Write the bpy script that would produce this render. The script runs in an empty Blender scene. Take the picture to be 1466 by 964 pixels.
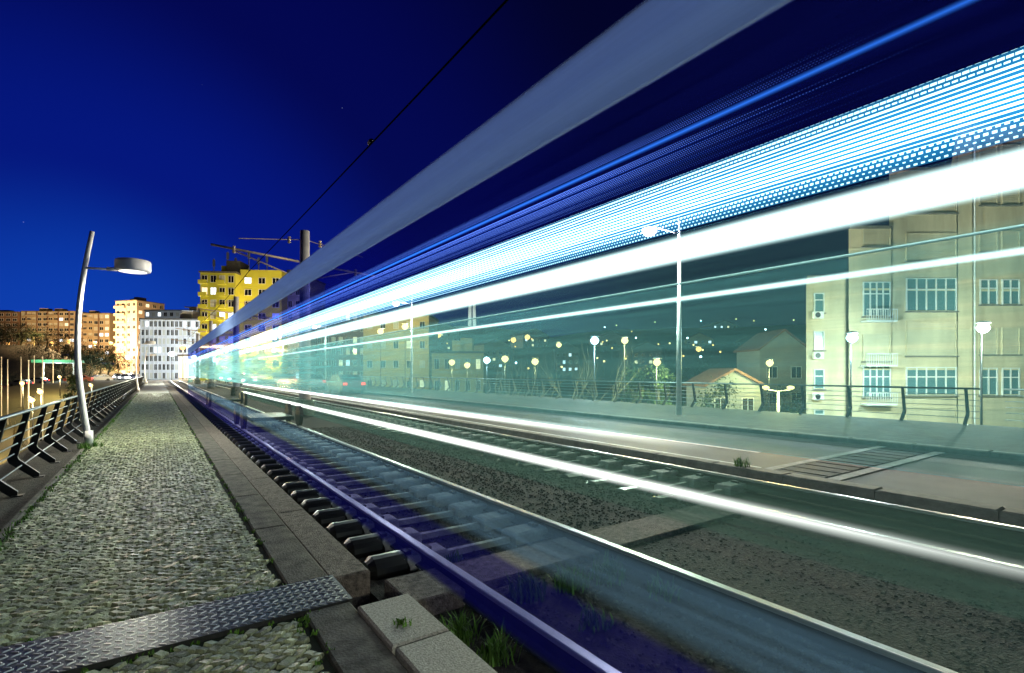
import bpy, bmesh, math, random
from mathutils import Vector, Matrix
R = math.radians
random.seed(7)
C = bpy.context.scene.collection
scene = bpy.context.scene

# ------------------------------------------------------------------ camera
F = 733.0; HZ = 533.0; H = 1.56
TH = math.atan(508.0 / F)
FW = Vector((math.sin(TH), math.cos(TH), 0)); RT = Vector((math.cos(TH), -math.sin(TH), 0))
cam_d = bpy.data.cameras.new('camera'); cam = bpy.data.objects.new('camera', cam_d); C.objects.link(cam)
cam.location = (0, 0, H); cam.rotation_euler = (R(90), 0, -TH)
cam_d.lens = 18; cam_d.sensor_width = 36; cam_d.shift_y = (HZ - 482) / 1466.0
cam_d.clip_start = 0.05; cam_d.clip_end = 9000
scene.camera = cam

# ------------------------------------------------------------------ night sky
world = bpy.data.worlds.new("World"); scene.world = world; world.use_nodes = True
nt = world.node_tree; nt.nodes.clear()
N = nt.nodes.new; Lk = nt.links.new
w_out = N('ShaderNodeOutputWorld'); w_bg = N('ShaderNodeBackground')
sky = N('ShaderNodeTexSky'); sky.sky_type = 'NISHITA'; sky.sun_disc = False
SUN_EL = R(-2.0); SUN_AZ = R(-6)
sky.sun_elevation = SUN_EL; sky.sun_rotation = SUN_AZ
tc = N('ShaderNodeTexCoord')
# dusk afterglow: brighter blue low in the west, ink blue overhead
dotn = N('ShaderNodeVectorMath'); dotn.operation = 'DOT_PRODUCT'
dotn.inputs[1].default_value = Vector((math.sin(R(-6)), math.cos(R(-6)), -0.06)).normalized()
Lk(tc.outputs['Generated'], dotn.inputs[0])
ramp = N('ShaderNodeValToRGB'); cr = ramp.color_ramp
cr.interpolation = 'EASE'
cr.elements[0].position = 0.50; cr.elements[0].color = (0.0004, 0.0003, 0.013, 1)
cr.elements[1].position = 1.0; cr.elements[1].color = (0.0014, 0.040, 0.36, 1)
e = cr.elements.new(0.80); e.color = (0.0004, 0.0010, 0.060, 1)
e = cr.elements.new(0.93); e.color = (0.0004, 0.0055, 0.16, 1)
Lk(dotn.outputs['Value'], ramp.inputs[0])
skm = N('ShaderNodeMixRGB'); skm.blend_type = 'MULTIPLY'; skm.inputs[0].default_value = 1
skm.inputs[2].default_value = (0.003, 0.006, 0.03, 1); Lk(sky.outputs[0], skm.inputs[1])
addn = N('ShaderNodeMixRGB'); addn.blend_type = 'ADD'; addn.inputs[0].default_value = 1
Lk(ramp.outputs[0], addn.inputs[1]); Lk(skm.outputs[0], addn.inputs[2])
# a few faint stars
vor = N('ShaderNodeTexVoronoi'); vor.inputs['Scale'].default_value = 26; Lk(tc.outputs['Generated'], vor.inputs['Vector'])
st = N('ShaderNodeMath'); st.operation = 'LESS_THAN'; st.inputs[1].default_value = 0.017; Lk(vor.outputs['Distance'], st.inputs[0])
stc = N('ShaderNodeMixRGB'); stc.blend_type = 'ADD'; stc.inputs[2].default_value = (0.10, 0.12, 0.22, 1)
Lk(st.outputs[0], stc.inputs[0]); Lk(addn.outputs[0], stc.inputs[1])
Lk(stc.outputs[0], w_bg.inputs[0]); w_bg.inputs[1].default_value = 1.0
Lk(w_bg.outputs[0], w_out.inputs[0])

sd = bpy.data.lights.new('moonlight', 'SUN'); sd.energy = 0.02; sd.angle = R(0.5); sd.color = (0.8, 0.88, 1)
so = bpy.data.objects.new('moonlight', sd); C.objects.link(so); so.rotation_euler = (R(50), 0, R(130))

vs = scene.view_settings
vs.view_transform = 'Standard'; vs.look = 'None'; vs.exposure = 0.25; vs.gamma = 1.0; vs.use_curve_mapping = False
try:
    cy = scene.cycles
    cy.max_bounces = 8; cy.transparent_max_bounces = 48; cy.diffuse_bounces = 3; cy.glossy_bounces = 3
    cy.sample_clamp_indirect = 4.0; cy.use_light_tree = True
except Exception: pass

# ------------------------------------------------------------------ helpers
def at(u, v, d):
    return Vector((0, 0, H)) + FW * d + RT * (d * (u - 733) / F) + Vector((0, 0, 1)) * (d * (HZ - v) / F)

class MB:
    def __init__(s): s.v = []; s.f = []; s.mi = []; s.cm = 0
    def quad(s, a, b, c, d):
        n = len(s.v); s.v += [tuple(a), tuple(b), tuple(c), tuple(d)]; s.f.append((n, n+1, n+2, n+3)); s.mi.append(s.cm)
    def box(s, x0, x1, y0, y1, z0, z1):
        n = len(s.v)
        s.v += [(x0,y0,z0),(x1,y0,z0),(x1,y1,z0),(x0,y1,z0),(x0,y0,z1),(x1,y0,z1),(x1,y1,z1),(x0,y1,z1)]
        for q in ((0,3,2,1),(4,5,6,7),(0,1,5,4),(1,2,6,5),(2,3,7,6),(3,0,4,7)):
            s.f.append(tuple(n+i for i in q)); s.mi.append(s.cm)
    def cbox(s, x0, x1, y0, y1, z0, z1, c=0.02):
        # box with a chamfered top edge
        n = len(s.v)
        s.v += [(x0,y0,z0),(x1,y0,z0),(x1,y1,z0),(x0,y1,z0),(x0,y0,z1-c),(x1,y0,z1-c),(x1,y1,z1-c),(x0,y1,z1-c),
                (x0+c,y0+c,z1),(x1-c,y0+c,z1),(x1-c,y1-c,z1),(x0+c,y1-c,z1)]
        for q in ((0,3,2,1),(0,1,5,4),(1,2,6,5),(2,3,7,6),(3,0,4,7),(4,5,9,8),(5,6,10,9),(6,7,11,10),(7,4,8,11),(8,9,10,11)):
            s.f.append(tuple(n+i for i in q)); s.mi.append(s.cm)
    def tube(s, pts, rad, seg=8, cap=True):
        pts = [Vector(p) for p in pts]
        if not isinstance(rad, (list, tuple)): rad = [rad]*len(pts)
        n0 = len(s.v); ref = None
        for i, p in enumerate(pts):
            t = (pts[min(i+1, len(pts)-1)] - pts[max(i-1, 0)]).normalized()
            if ref is None:
                ref = Vector((0,0,1)) if abs(t.z) < 0.9 else Vector((1,0,0))
            a = t.cross(ref); a.normalize(); b = t.cross(a).normalized()
            ref = -b if False else ref
            for k in range(seg):
                an = 2*math.pi*k/seg
                s.v.append(tuple(p + (a*math.cos(an) + b*math.sin(an))*rad[i]))
        for i in range(len(pts)-1):
            for k in range(seg):
                k2 = (k+1) % seg
                s.f.append((n0+i*seg+k, n0+i*seg+k2, n0+(i+1)*seg+k2, n0+(i+1)*seg+k)); s.mi.append(s.cm)
        if cap:
            s.f.append(tuple(n0+k for k in range(seg))[::-1]); s.mi.append(s.cm)
            s.f.append(tuple(n0+(len(pts)-1)*seg+k for k in range(seg))); s.mi.append(s.cm)
    def lathe(s, c, prof, seg=20):
        c = Vector(c); n0 = len(s.v)
        for (r, z) in prof:
            for k in range(seg):
                an = 2*math.pi*k/seg
                s.v.append((c.x+r*math.cos(an), c.y+r*math.sin(an), c.z+z))
        for i in range(len(prof)-1):
            for k in range(seg):
                k2 = (k+1) % seg
                s.f.append((n0+i*seg+k, n0+i*seg+k2, n0+(i+1)*seg+k2, n0+(i+1)*seg+k)); s.mi.append(s.cm)
        s.f.append(tuple(n0+k for k in range(seg))[::-1]); s.mi.append(s.cm)
        s.f.append(tuple(n0+(len(prof)-1)*seg+k for k in range(seg))); s.mi.append(s.cm)
    def prism(s, prof, axis, a0, a1):
        # prof: 2-D points; axis 'x' -> (y,z), 'y' -> (x,z), 'z' -> (x,y)
        n = len(s.v); m = len(prof)
        for a in (a0, a1):
            for p in prof:
                s.v.append({'x': (a, p[0], p[1]), 'y': (p[0], a, p[1]), 'z': (p[0], p[1], a)}[axis])
        for i in range(m):
            j = (i+1) % m
            s.f.append((n+i, n+j, n+m+j, n+m+i)); s.mi.append(s.cm)
        s.f.append(tuple(n+i for i in range(m))[::-1]); s.mi.append(s.cm)
        s.f.append(tuple(n+m+i for i in range(m))); s.mi.append(s.cm)
    def mesh(s, name, mats, smooth=False):
        me = bpy.data.meshes.new(name); me.from_pydata(s.v, [], s.f)
        if not isinstance(mats, (list, tuple)): mats = [mats]
        for m in mats: me.materials.append(m)
        if len(mats) > 1: me.polygons.foreach_set('material_index', s.mi)
        bm = bmesh.new(); bm.from_mesh(me); bmesh.ops.recalc_face_normals(bm, faces=bm.faces); bm.to_mesh(me); bm.free()
        if smooth: me.polygons.foreach_set('use_smooth', [True]*len(me.polygons))
        me.update(); return me
    def build(s, name, mats, parent=None, smooth=False):
        o = bpy.data.objects.new(name, s.mesh(name, mats, smooth)); C.objects.link(o)
        if parent: o.parent = parent
        return o

def tag(o, label=None, cat=None, group=None, kind=None):
    if label: o['label'] = label
    if cat: o['category'] = cat
    if group: o['group'] = group
    if kind: o['kind'] = kind
    return o
def thing(name, label, cat, loc=(0,0,0), rz=0, group=None):
    o = bpy.data.objects.new(name, None); C.objects.link(o); o.empty_display_size = 0.3
    o.location = loc; o.rotation_euler = (0, 0, rz)
    return tag(o, label, cat, group)
def inst(name, me, parent=None, loc=(0,0,0)):
    o = bpy.data.objects.new(name, me); C.objects.link(o); o.location = loc
    if parent: o.parent = parent
    return o
def kids(o): return [c for c in C.objects if c.parent == o]
def copy_tree(o, parent=None):
    c = o.copy(); C.objects.link(c)
    if parent: c.parent = parent
    for ch in kids(o): copy_tree(ch, c)
    return c
def structure(o): o['kind'] = 'structure'; return o
def lamp(loc, power, color, rad=0.15, parent=None, name='lamp_light', spot=None):
    d = bpy.data.lights.new(name, 'SPOT' if spot else 'POINT'); d.energy = power; d.color = color; d.shadow_soft_size = rad
    if spot: d.spot_size = R(spot); d.spot_blend = 0.6
    o = bpy.data.objects.new(name, d); C.objects.link(o); o.location = loc
    if parent: o.parent = parent
    return o

# ------------------------------------------------------------------ materials
def mat(name, col, rough=0.6, metal=0.0, var=0.0, vscale=6.0, bump=0.0, bscale=40.0, col2=None, spec=0.5, island=False, stretch=None):
    m = bpy.data.materials.new(name); m.use_nodes = True
    t = m.node_tree; b = t.nodes['Principled BSDF']
    b.inputs['Base Color'].default_value = (*col, 1); b.inputs['Roughness'].default_value = rough; b.inputs['Metallic'].default_value = metal
    b.inputs['Specular IOR Level'].default_value = spec
    co = t.nodes.new('ShaderNodeTexCoord'); vec = co.outputs['Object']
    if stretch:
        mp = t.nodes.new('ShaderNodeMapping'); mp.inputs['Scale'].default_value = stretch
        t.links.new(vec, mp.inputs['Vector']); vec = mp.outputs[0]
    if var > 0 or col2:
        n = t.nodes.new('ShaderNodeTexNoise'); n.inputs['Scale'].default_value = vscale; n.inputs['Detail'].default_value = 6; n.inputs['Roughness'].default_value = 0.65
        t.links.new(vec, n.inputs['Vector'])
        r = t.nodes.new('ShaderNodeValToRGB')
        c2 = col2 if col2 else tuple(c*(1-var) for c in col)
        c1 = tuple(min(1, c*(1+var*0.6)) for c in col)
        r.color_ramp.elements[0].position = 0.32; r.color_ramp.elements[0].color = (*c2, 1)
        r.color_ramp.elements[1].position = 0.68; r.color_ramp.elements[1].color = (*c1, 1)
        t.links.new(n.outputs['Fac'], r.inputs[0]); out = r.outputs[0]
        if island:
            g = t.nodes.new('ShaderNodeNewGeometry')
            mr = t.nodes.new('ShaderNodeMapRange'); mr.inputs['To Min'].default_value = 0.5; mr.inputs['To Max'].default_value = 1.35
            t.links.new(g.outputs['Random Per Island'], mr.inputs['Value'])
            mx = t.nodes.new('ShaderNodeVectorMath'); mx.operation = 'SCALE'
            t.links.new(out, mx.inputs[0]); t.links.new(mr.outputs[0], mx.inputs['Scale']); out = mx.outputs[0]
        t.links.new(out, b.inputs['Base Color'])
    if bump > 0:
        n2 = t.nodes.new('ShaderNodeTexNoise'); n2.inputs['Scale'].default_value = bscale; n2.inputs['Detail'].default_value = 5
        t.links.new(vec, n2.inputs['Vector'])
        bp = t.nodes.new('ShaderNodeBump'); bp.inputs['Strength'].default_value = bump; bp.inputs['Distance'].default_value = 0.02
        t.links.new(n2.outputs['Fac'], bp.inputs['Height']); t.links.new(bp.outputs[0], b.inputs['Normal'])
    return m
def emit(name, col, s):
    m = bpy.data.materials.new(name); m.use_nodes = True; t = m.node_tree; t.nodes.clear()
    o = t.nodes.new('ShaderNodeOutputMaterial'); e = t.nodes.new('ShaderNodeEmission')
    e.inputs[0].default_value = (*col, 1); e.inputs[1].default_value = s; t.links.new(e.outputs[0], o.inputs[0]); return m
def glaze(name, tint, body, alpha, gloss=0.06, rough=0.08, streak=0.0, feather=None, sscale=30.0, thick=0):
    """tinted panel carrying the veil of the passing tram: alpha of it scatters light, the rest lets it through.
    streak: light trail streaks put into the scatter; feather=(z0, z1, width): soft trail edges, the scatter thins out"""
    m = bpy.data.materials.new(name); m.use_nodes = True; t = m.node_tree; t.nodes.clear(); l = t.links.new
    o = t.nodes.new('ShaderNodeOutputMaterial')
    tr = t.nodes.new('ShaderNodeBsdfTransparent'); tr.inputs[0].default_value = (*tint, 1)
    df = t.nodes.new('ShaderNodeBsdfDiffuse'); df.inputs[0].default_value = (*body, 1)
    tl = t.nodes.new('ShaderNodeBsdfTranslucent'); tl.inputs[0].default_value = (*body, 1)
    m1 = t.nodes.new('ShaderNodeMixShader'); m1.inputs[0].default_value = 0.5
    l(df.outputs[0], m1.inputs[1]); l(tl.outputs[0], m1.inputs[2])
    m2 = t.nodes.new('ShaderNodeMixShader'); m2.inputs[0].default_value = alpha
    l(tr.outputs[0], m2.inputs[1]); l(m1.outputs[0], m2.inputs[2])
    fac = None
    if streak or feather:
        co = t.nodes.new('ShaderNodeTexCoord'); sx = t.nodes.new('ShaderNodeSeparateXYZ'); l(co.outputs['Object'], sx.inputs[0])
        def ma(op, x, y=None):
            q = t.nodes.new('ShaderNodeMath'); q.operation = op
            for i, w in enumerate((x, y)):
                if w is None: continue
                if isinstance(w, (int, float)): q.inputs[i].default_value = w
                else: l(w, q.inputs[i])
            return q.outputs[0]
        fac = None
        if streak:
            mp = t.nodes.new('ShaderNodeMapping'); mp.inputs['Scale'].default_value = (0.0, 0.02, 1.0); l(co.outputs['Object'], mp.inputs['Vector'])
            n = t.nodes.new('ShaderNodeTexNoise'); n.inputs['Scale'].default_value = sscale; n.inputs['Detail'].default_value = 4; n.inputs['Roughness'].default_value = 0.7
            l(mp.outputs[0], n.inputs['Vector'])
            mr = t.nodes.new('ShaderNodeMapRange'); mr.inputs['From Min'].default_value = 0.3; mr.inputs['From Max'].default_value = 0.7
            mr.inputs['To Min'].default_value = 1-streak; mr.inputs['To Max'].default_value = 1+streak; l(n.outputs['Fac'], mr.inputs[0]); fac = mr.outputs[0]
        if feather:
            z0, z1, w = feather
            e0 = t.nodes.new('ShaderNodeMapRange'); e0.interpolation_type = 'SMOOTHSTEP'; e0.inputs['From Min'].default_value = z0; e0.inputs['From Max'].default_value = z0+w; l(sx.outputs['Z'], e0.inputs[0])
            e1 = t.nodes.new('ShaderNodeMapRange'); e1.interpolation_type = 'SMOOTHSTEP'; e1.inputs['From Min'].default_value = z1; e1.inputs['From Max'].default_value = z1-w; l(sx.outputs['Z'], e1.inputs[0])
            fe = ma('MULTIPLY', e0.outputs[0], e1.outputs[0]); fac = ma('MULTIPLY', fe, fac) if fac else fe
            cm = t.nodes.new('ShaderNodeMixRGB'); cm.inputs[1].default_value = (1,1,1,1); cm.inputs[2].default_value = (*tint, 1)
            l(fac, cm.inputs[0]); l(cm.outputs[0], tr.inputs[0])
        if thick:
            g = t.nodes.new('ShaderNodeNewGeometry'); dt = t.nodes.new('ShaderNodeVectorMath'); dt.operation = 'DOT_PRODUCT'
            l(g.outputs['Normal'], dt.inputs[0]); l(g.outputs['Incoming'], dt.inputs[1])
            path = ma('MINIMUM', ma('DIVIDE', 1.0, ma('MAXIMUM', ma('ABSOLUTE', dt.outputs['Value']), 0.05)), thick)
            fac = ma('MULTIPLY', fac, path)
        l(ma('MINIMUM', ma('MULTIPLY', fac, alpha), 0.85), m2.inputs[0])
    if gloss > 0:
        gl = t.nodes.new('ShaderNodeBsdfGlossy'); gl.inputs['Roughness'].default_value = rough
        m3 = t.nodes.new('ShaderNodeMixShader'); m3.inputs[0].default_value = gloss
        l(m2.outputs[0], m3.inputs[1]); l(gl.outputs[0], m3.inputs[2]); l(m3.outputs[0], o.inputs[0])
    else: l(m2.outputs[0], o.inputs[0])
    return m

M = {}
M['stone'] = mat('sett_stone', (0.32,0.345,0.205), 0.36, var=0.5, vscale=9, bump=0.5, bscale=70, island=True)
M['joint'] = mat('sett_joint', (0.006,0.007,0.004), 1.0, col2=(0.010,0.022,0.004), vscale=3)
M['path_far'] = mat('path_far', (0.19,0.19,0.165), 0.6, var=0.5, vscale=9, bump=0.8, bscale=16)
M['conc_dark'] = mat('old_concrete', (0.11,0.10,0.085), 0.85, var=0.7, vscale=6, bump=0.6, bscale=60)
M['conc_pink'] = mat('aggregate_concrete', (0.17,0.14,0.125), 0.85, var=0.75, vscale=22, bump=0.9, bscale=85)
M['conc'] = mat('concrete', (0.34,0.33,0.31), 0.75, var=0.4, vscale=4, bump=0.4, bscale=50)
M['granite'] = mat('granite', (0.36,0.34,0.31), 0.7, var=0.5, vscale=60, bump=0.5, bscale=90)
M['ballast'] = mat('track_bed', (0.040,0.034,0.028), 0.95, var=0.75, vscale=14, bump=1.0, bscale=55)
M['gravel'] = mat('gravel', (0.075,0.068,0.055), 0.95, var=0.6, vscale=22, bump=1.0, bscale=45, col2=(0.012,0.010,0.008))
M['rail'] = mat('rail_steel', (0.78,0.76,0.73), 0.36, metal=0.55, var=0.2, vscale=3, stretch=(40,0.6,40))
M['railside'] = mat('rail_side', (0.035,0.028,0.030), 0.55, metal=0.3, var=0.5, vscale=8)
M['sleeper'] = mat('sleeper_concrete', (0.42,0.41,0.39), 0.7, var=0.35, vscale=8, bump=0.4)
M['rubber'] = mat('black_rubber', (0.006,0.006,0.006), 0.30, var=0.3, vscale=6)
M['asphalt'] = mat('asphalt', (0.085,0.082,0.075), 0.7, var=0.35, vscale=1.2, bump=0.6, bscale=120)
M['asphalt_dark'] = mat('asphalt_dark', (0.03,0.03,0.03), 0.8, var=0.4, vscale=2, bump=0.5)
M['paint'] = mat('road_paint', (0.75,0.75,0.72), 0.6, var=0.3, vscale=8)
M['pave'] = mat('pavement_setts', (0.085,0.082,0.066), 0.85, col2=(0.012,0.012,0.010), vscale=4, bump=1.0, bscale=9)
M['kerb'] = mat('kerb_stone', (0.22,0.20,0.17), 0.8, var=0.4, vscale=4, bump=0.4)
M['steel_plate'] = mat('tread_plate', (0.09,0.09,0.09), 0.36, metal=0.75, var=0.4, vscale=7)
M['lug'] = mat('tread_lug', (0.55,0.54,0.50), 0.36, metal=0.85, var=0.3, vscale=20)
M['grey_metal'] = mat('grey_paint_metal', (0.32,0.34,0.35), 0.4, metal=0.6, var=0.2, vscale=5)
M['dark_metal'] = mat('dark_metal', (0.016,0.017,0.019), 0.4, metal=0.4, var=0.3, vscale=5)
M['white_paint'] = mat('white_paint', (0.84,0.78,0.76), 0.42, var=0.12, vscale=3)
M['grass'] = mat('grass', (0.09,0.21,0.018), 0.7, var=0.5, vscale=8, island=True)
M['earth'] = mat('earth', (0.075,0.055,0.022), 0.95, col2=(0.014,0.022,0.008), vscale=0.07, bump=0.4, bscale=2)
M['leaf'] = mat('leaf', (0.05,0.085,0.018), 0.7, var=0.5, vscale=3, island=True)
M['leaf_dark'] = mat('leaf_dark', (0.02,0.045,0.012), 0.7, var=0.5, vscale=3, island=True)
M['bark'] = mat('bark', (0.22,0.18,0.10), 0.9, var=0.5, vscale=5)
M['wire'] = mat('wire', (0.004,0.004,0.005), 1.0, spec=0.0)
M['tan_metal'] = mat('tan_metal', (0.40,0.29,0.20), 0.55, metal=0.2, var=0.3)
M['mast'] = mat('mast_concrete', (0.40,0.36,0.36), 0.7, var=0.25, vscale=3, bump=0.2)
M['glass_dark'] = mat('window_glass', (0.012,0.014,0.02), 0.12, spec=0.8)
M['glass_teal'] = mat('window_glass_teal', (0.10,0.20,0.22), 0.2, spec=0.6)
M['shutter'] = mat('shutter', (0.50,0.50,0.44), 0.6, var=0.1)
M['frame_white'] = mat('frame_white', (0.75,0.74,0.70), 0.5)
M['lit_warm'] = emit('lit_window_warm', (1,0.78,0.42), 1.6)
M['lit_white'] = emit('lit_window_white', (0.85,0.95,1), 1.8)
M['bulb_orange'] = emit('bulb_orange', (1,0.50,0.13), 3.2)
M['bulb_yellow'] = emit('bulb_yellow', (1,0.66,0.22), 4.0)
M['bulb_white'] = emit('bulb_white', (0.72,0.90,1.0), 14)
M['bulb_warm'] = emit('bulb_warm', (1,0.90,0.72), 34)
M['shop_white'] = emit('shop_white', (1,0.97,0.92), 4.0); M['shop_warm'] = emit('shop_warm', (1,0.66,0.28), 3.5)
M['lens_soft'] = emit('lens_soft', (1,0.95,0.85), 1.6)
M['tail'] = emit('tail_lamp', (1,0.05,0.03), 5)
M['head'] = emit('head_lamp', (1,0.96,0.9), 40)

# ------------------------------------------------------------------ terrain
def sm(x, a, b):
    t = max(0.0, min(1.0, (x-a)/(b-a))); return t*t*(3-2*t)
def terrain(x, y):
    p = Vector((x, y, 0)); d = p.dot(FW); r = p.dot(RT); dist = p.length
    az = math.degrees(math.atan2(r, max(d, 0.01))) if d > 0 else (90 if r > 0 else -90)
    right = sm(az, -12, 12)
    z = -6 + 19*sm(dist, 215, 300)*(1-right) + 42*sm(dist, 110, 480)*right + 22*sm(dist, 300, 900)*right
    road = sm(y, 96, 112)*(1-sm(abs(x-8), 24, 50))
    z = z*(1-road) + road*(-0.3)
    z += 0.25*math.sin(x*0.13+1)*math.sin(y*0.11) * sm(dist, 40, 90)
    return z
b = MB(); rings = [0,4,8,12,16,22,28,34,40,48,56,66,76,88,100,112,126,140,160,180,200,230,260,300,340,400,480,600,900,1400,2500,5000]
NA = 120
b.v.append((6, 6, terrain(6, 6)))
for ri in rings[1:]:
    for k in range(NA):
        a = 2*math.pi*k/NA; x = 6+ri*math.cos(a); y = 6+ri*math.sin(a)
        b.v.append((x, y, terrain(x, y)))
for k in range(NA): b.f.append((0, 1+k, 1+(k+1) % NA)); b.mi.append(0)
for i in range(len(rings)-2):
    for k in range(NA):
        k2 = (k+1) % NA
        b.f.append((1+i*NA+k, 1+(i+1)*NA+k, 1+(i+1)*NA+k2, 1+i*NA+k2)); b.mi.append(0)
structure(b.build('terrain', M['earth'], smooth=True))

# ------------------------------------------------------------------ viaduct deck and surfaces
YB, YE = -14.0, 112.0
b = MB(); b.box(-2.25, 19.2, YB, YE, -1.3, -0.32); structure(b.build('bridge_deck', M['conc_dark']))
# left ledge under the railing
b = MB(); b.box(-2.25, -1.28, YB, YE, -0.316, -0.06); structure(b.build('railing_ledge', M['ballast']))
b = MB(); b.cbox(-1.275, -1.20, YB, YE, -0.316, 0.012, 0.015); structure(b.build('path_edging', M['conc_dark']))

# cobbled path: every sett a small raised block laid diagonally
JY0, JY1 = 3.50, 4.00
b = MB(); b.box(-1.197, 0.775, YB, YE, -0.316, -0.022); structure(b.build('path_bed', M['joint']))
b = MB(); a = 0.078
rnd = random.Random(3)
PX0, PX1 = -1.19, 0.768
def sett(cx, cy, s, k):
    if cx < PX0+0.03 or cx > PX1-0.03: return
    if JY0-0.05 < cy < JY1+0.05: return
    h = rnd.uniform(-0.006, 0.006)
    n = len(b.v); ang = rnd.uniform(-0.12, 0.12)
    pts = []
    for q in range(4):
        an = math.pi/2*q + ang + rnd.uniform(-0.13, 0.13)
        r = s*rnd.uniform(0.84, 1.0)*(1.0 if q % 2 == 0 else 0.84)
        x = cx + r*math.cos(an); y = cy + r*math.sin(an)
        pts.append((min(PX1, max(PX0, x)), y))
    mx = sum(p[0] for p in pts)/4; my = sum(p[1] for p in pts)/4
    tz = (rnd.uniform(-0.005, 0.005), rnd.uniform(-0.005, 0.005))
    for p in pts: b.v.append((p[0], p[1], -0.03))
    for i, p in enumerate(pts): b.v.append((mx+(p[0]-mx)*0.96, my+(p[1]-my)*0.96, -0.012+h))
    for i, p in enumerate(pts): b.v.append((mx+(p[0]-mx)*0.80, my+(p[1]-my)*0.80, 0.0+h+tz[0]*(1 if i < 2 else -1)+tz[1]*(1 if i in (1,2) else -1)))
    for i in range(4):
        j = (i+1) % 4
        b.f.append((n+i, n+j, n+4+j, n+4+i)); b.mi.append(0)
        b.f.append((n+4+i, n+4+j, n+8+j, n+8+i)); b.mi.append(0)
    b.f.append((n+8, n+9, n+10, n+11)); b.mi.append(0)
row = 0; y = 0.4
while y < 46:
    dy = a*0.52
    x = PX0 + (a*0.62 if row % 2 else 0)
    while x < PX1+0.05:
        sett(x+rnd.uniform(-0.008, 0.008), y+rnd.uniform(-0.007, 0.007)+0.03*math.sin(x*2.3), a*0.585, row)
        x += a*1.24
    y += dy; row += 1
structure(b.build('cobbled_path', M['stone']))
b = MB(); b.box(-1.19, 0.768, 46, YE, -0.02, -0.002); structure(b.build('cobbled_path_far', M['path_far']))

# kerb strips between path and track (slabs with thin joints)
b = MB()
for (ya, yb) in ((YB, JY0-0.01), (JY1+0.01, YE)):
    y = ya
    while y < yb:
        L = 1.6 if y < 40 else 6
        b.cbox(0.782, 1.08, y+0.006, min(y+L-0.006, yb), -0.316, 0.004, 0.012); y += L
structure(b.build('kerb_strip', M['conc_dark']))
b = MB()
y = JY1+0.012
while y < YE:
    L = 2.2 if y < 40 else 6
    b.cbox(1.088, 1.40, y, y+L-0.01, -0.316, -0.02, 0.015); y += L
structure(b.build('kerb_strip_aggregate', M['conc_pink']))
for i, (y0, y1) in enumerate(((2.72, 3.32), (2.05, 2.70), (-2, 2.03))):
    b = MB(); b.cbox(1.075+0.012*i, 1.43, y0, y1, -0.316, 0.035, 0.012)
    o = b.build('granite_slab', M['granite'])
    tag(o, ['pale granite kerb slab with moss, next to the tread plate', 'pale granite kerb slab at the lower picture edge, second from the tread plate', 'long granite kerb slab running out of the picture'][i], 'slab', 'granite slabs beside the track')

# track bed
b = MB(); b.box(1.405, 7.70, YB, YE, -0.318, -0.20); structure(b.build('track_bed', M['ballast']))
b = MB(); b.box(3.46, 5.40, 3.3, YE, -0.198, -0.10); structure(b.build('gravel_strip', M['gravel']))
b = MB(); b.box(2.02, 3.30, YB, 3.3, -0.198, -0.10); structure(b.build('gravel_between_rails', M['ballast']))
b = MB(); b.box(3.46, 5.62, YB, 3.28, -0.198, -0.09); structure(b.build('gravel_strip_near', M['gravel']))

# loose ballast stones lying on the gravel
rb = random.Random(17); b = MB()
for k in range(13000):
    y = 0.8 + 15*rb.random()**1.5
    x = rb.uniform(3.48, 5.58) if rb.random() < 0.72 else rb.uniform(2.02, 3.32)
    if x < 3.4 and y > 3.3: z = -0.197
    else: z = -0.10
    if 3.3 < y < 3.9: continue
    r = rb.uniform(0.007, 0.022)*(1+y*0.03); n = len(b.v); o_ = rb.uniform(0, 2)
    for q in range(5):
        an = o_+2*math.pi*q/5; rr_ = r*rb.uniform(0.7, 1.2); b.v.append((x+rr_*math.cos(an), y+rr_*math.sin(an), z-0.004))
    for q in range(3):
        an = o_+0.4+2*math.pi*q/3; rr_ = r*rb.uniform(0.35, 0.7); b.v.append((x+rr_*math.cos(an), y+rr_*math.sin(an), z+r*rb.uniform(0.5, 0.9)))
    for f in ((5,6,7),(0,1,5),(1,6,5),(1,2,6),(2,3,6),(3,7,6),(3,4,7),(4,5,7),(4,0,5)): b.f.append(tuple(n+i for i in f)); b.mi.append(0)
M['stones'] = mat('ballast_stone', (0.095,0.088,0.072), 0.9, var=0.5, vscale=12, island=True)
tag(b.build('ballast', M['stones']), 'loose brown gravel stones between the rails and beside the far track', 'gravel', kind='stuff')

# road
b = MB(); b.box(8.02, 12.85, YB, YE, -0.318, -0.05); structure(b.build('road', M['asphalt']))
b = MB(); b.box(8.0, 24, YE, 190, -0.29, -0.10); structure(b.build('road_far', M['asphalt']))
b = MB(); y = YB
while y < YE:
    b.cbox(7.70, 8.0, y+0.005, y+1.195 if y < 50 else y+5.9, -0.318, 0.02, 0.02); y += 1.2 if y < 50 else 6
structure(b.build('track_kerb', M['kerb']))
b = MB(); y = YB
while y < YE:
    b.cbox(12.86, 13.1, y+0.005, y+1.195 if y < 50 else y+5.9, -0.318, 0.07, 0.02); y += 1.2 if y < 50 else 6
structure(b.build('pavement_kerb', M['kerb']))
b = MB(); b.box(13.105, 19.2, YB, YE, -0.318, 0.065); structure(b.build('pavement', M['pave']))
b = MB()
for k in range(-1, 12):
    y0 = 5.3 + k*9
    if k == 0: y0, y1 = 5.6, 10.4
    else: y1 = y0 + 5.0
    if y0 < 3.9 and y1 > 3.9: y1 = 3.1
    b.box(9.85, 9.97, y0, y1, -0.049, -0.045)
b.box(8.28, 8.38, 4.7, YE, -0.049, -0.045)
structure(b.build('lane_marking', M['paint']))

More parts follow.
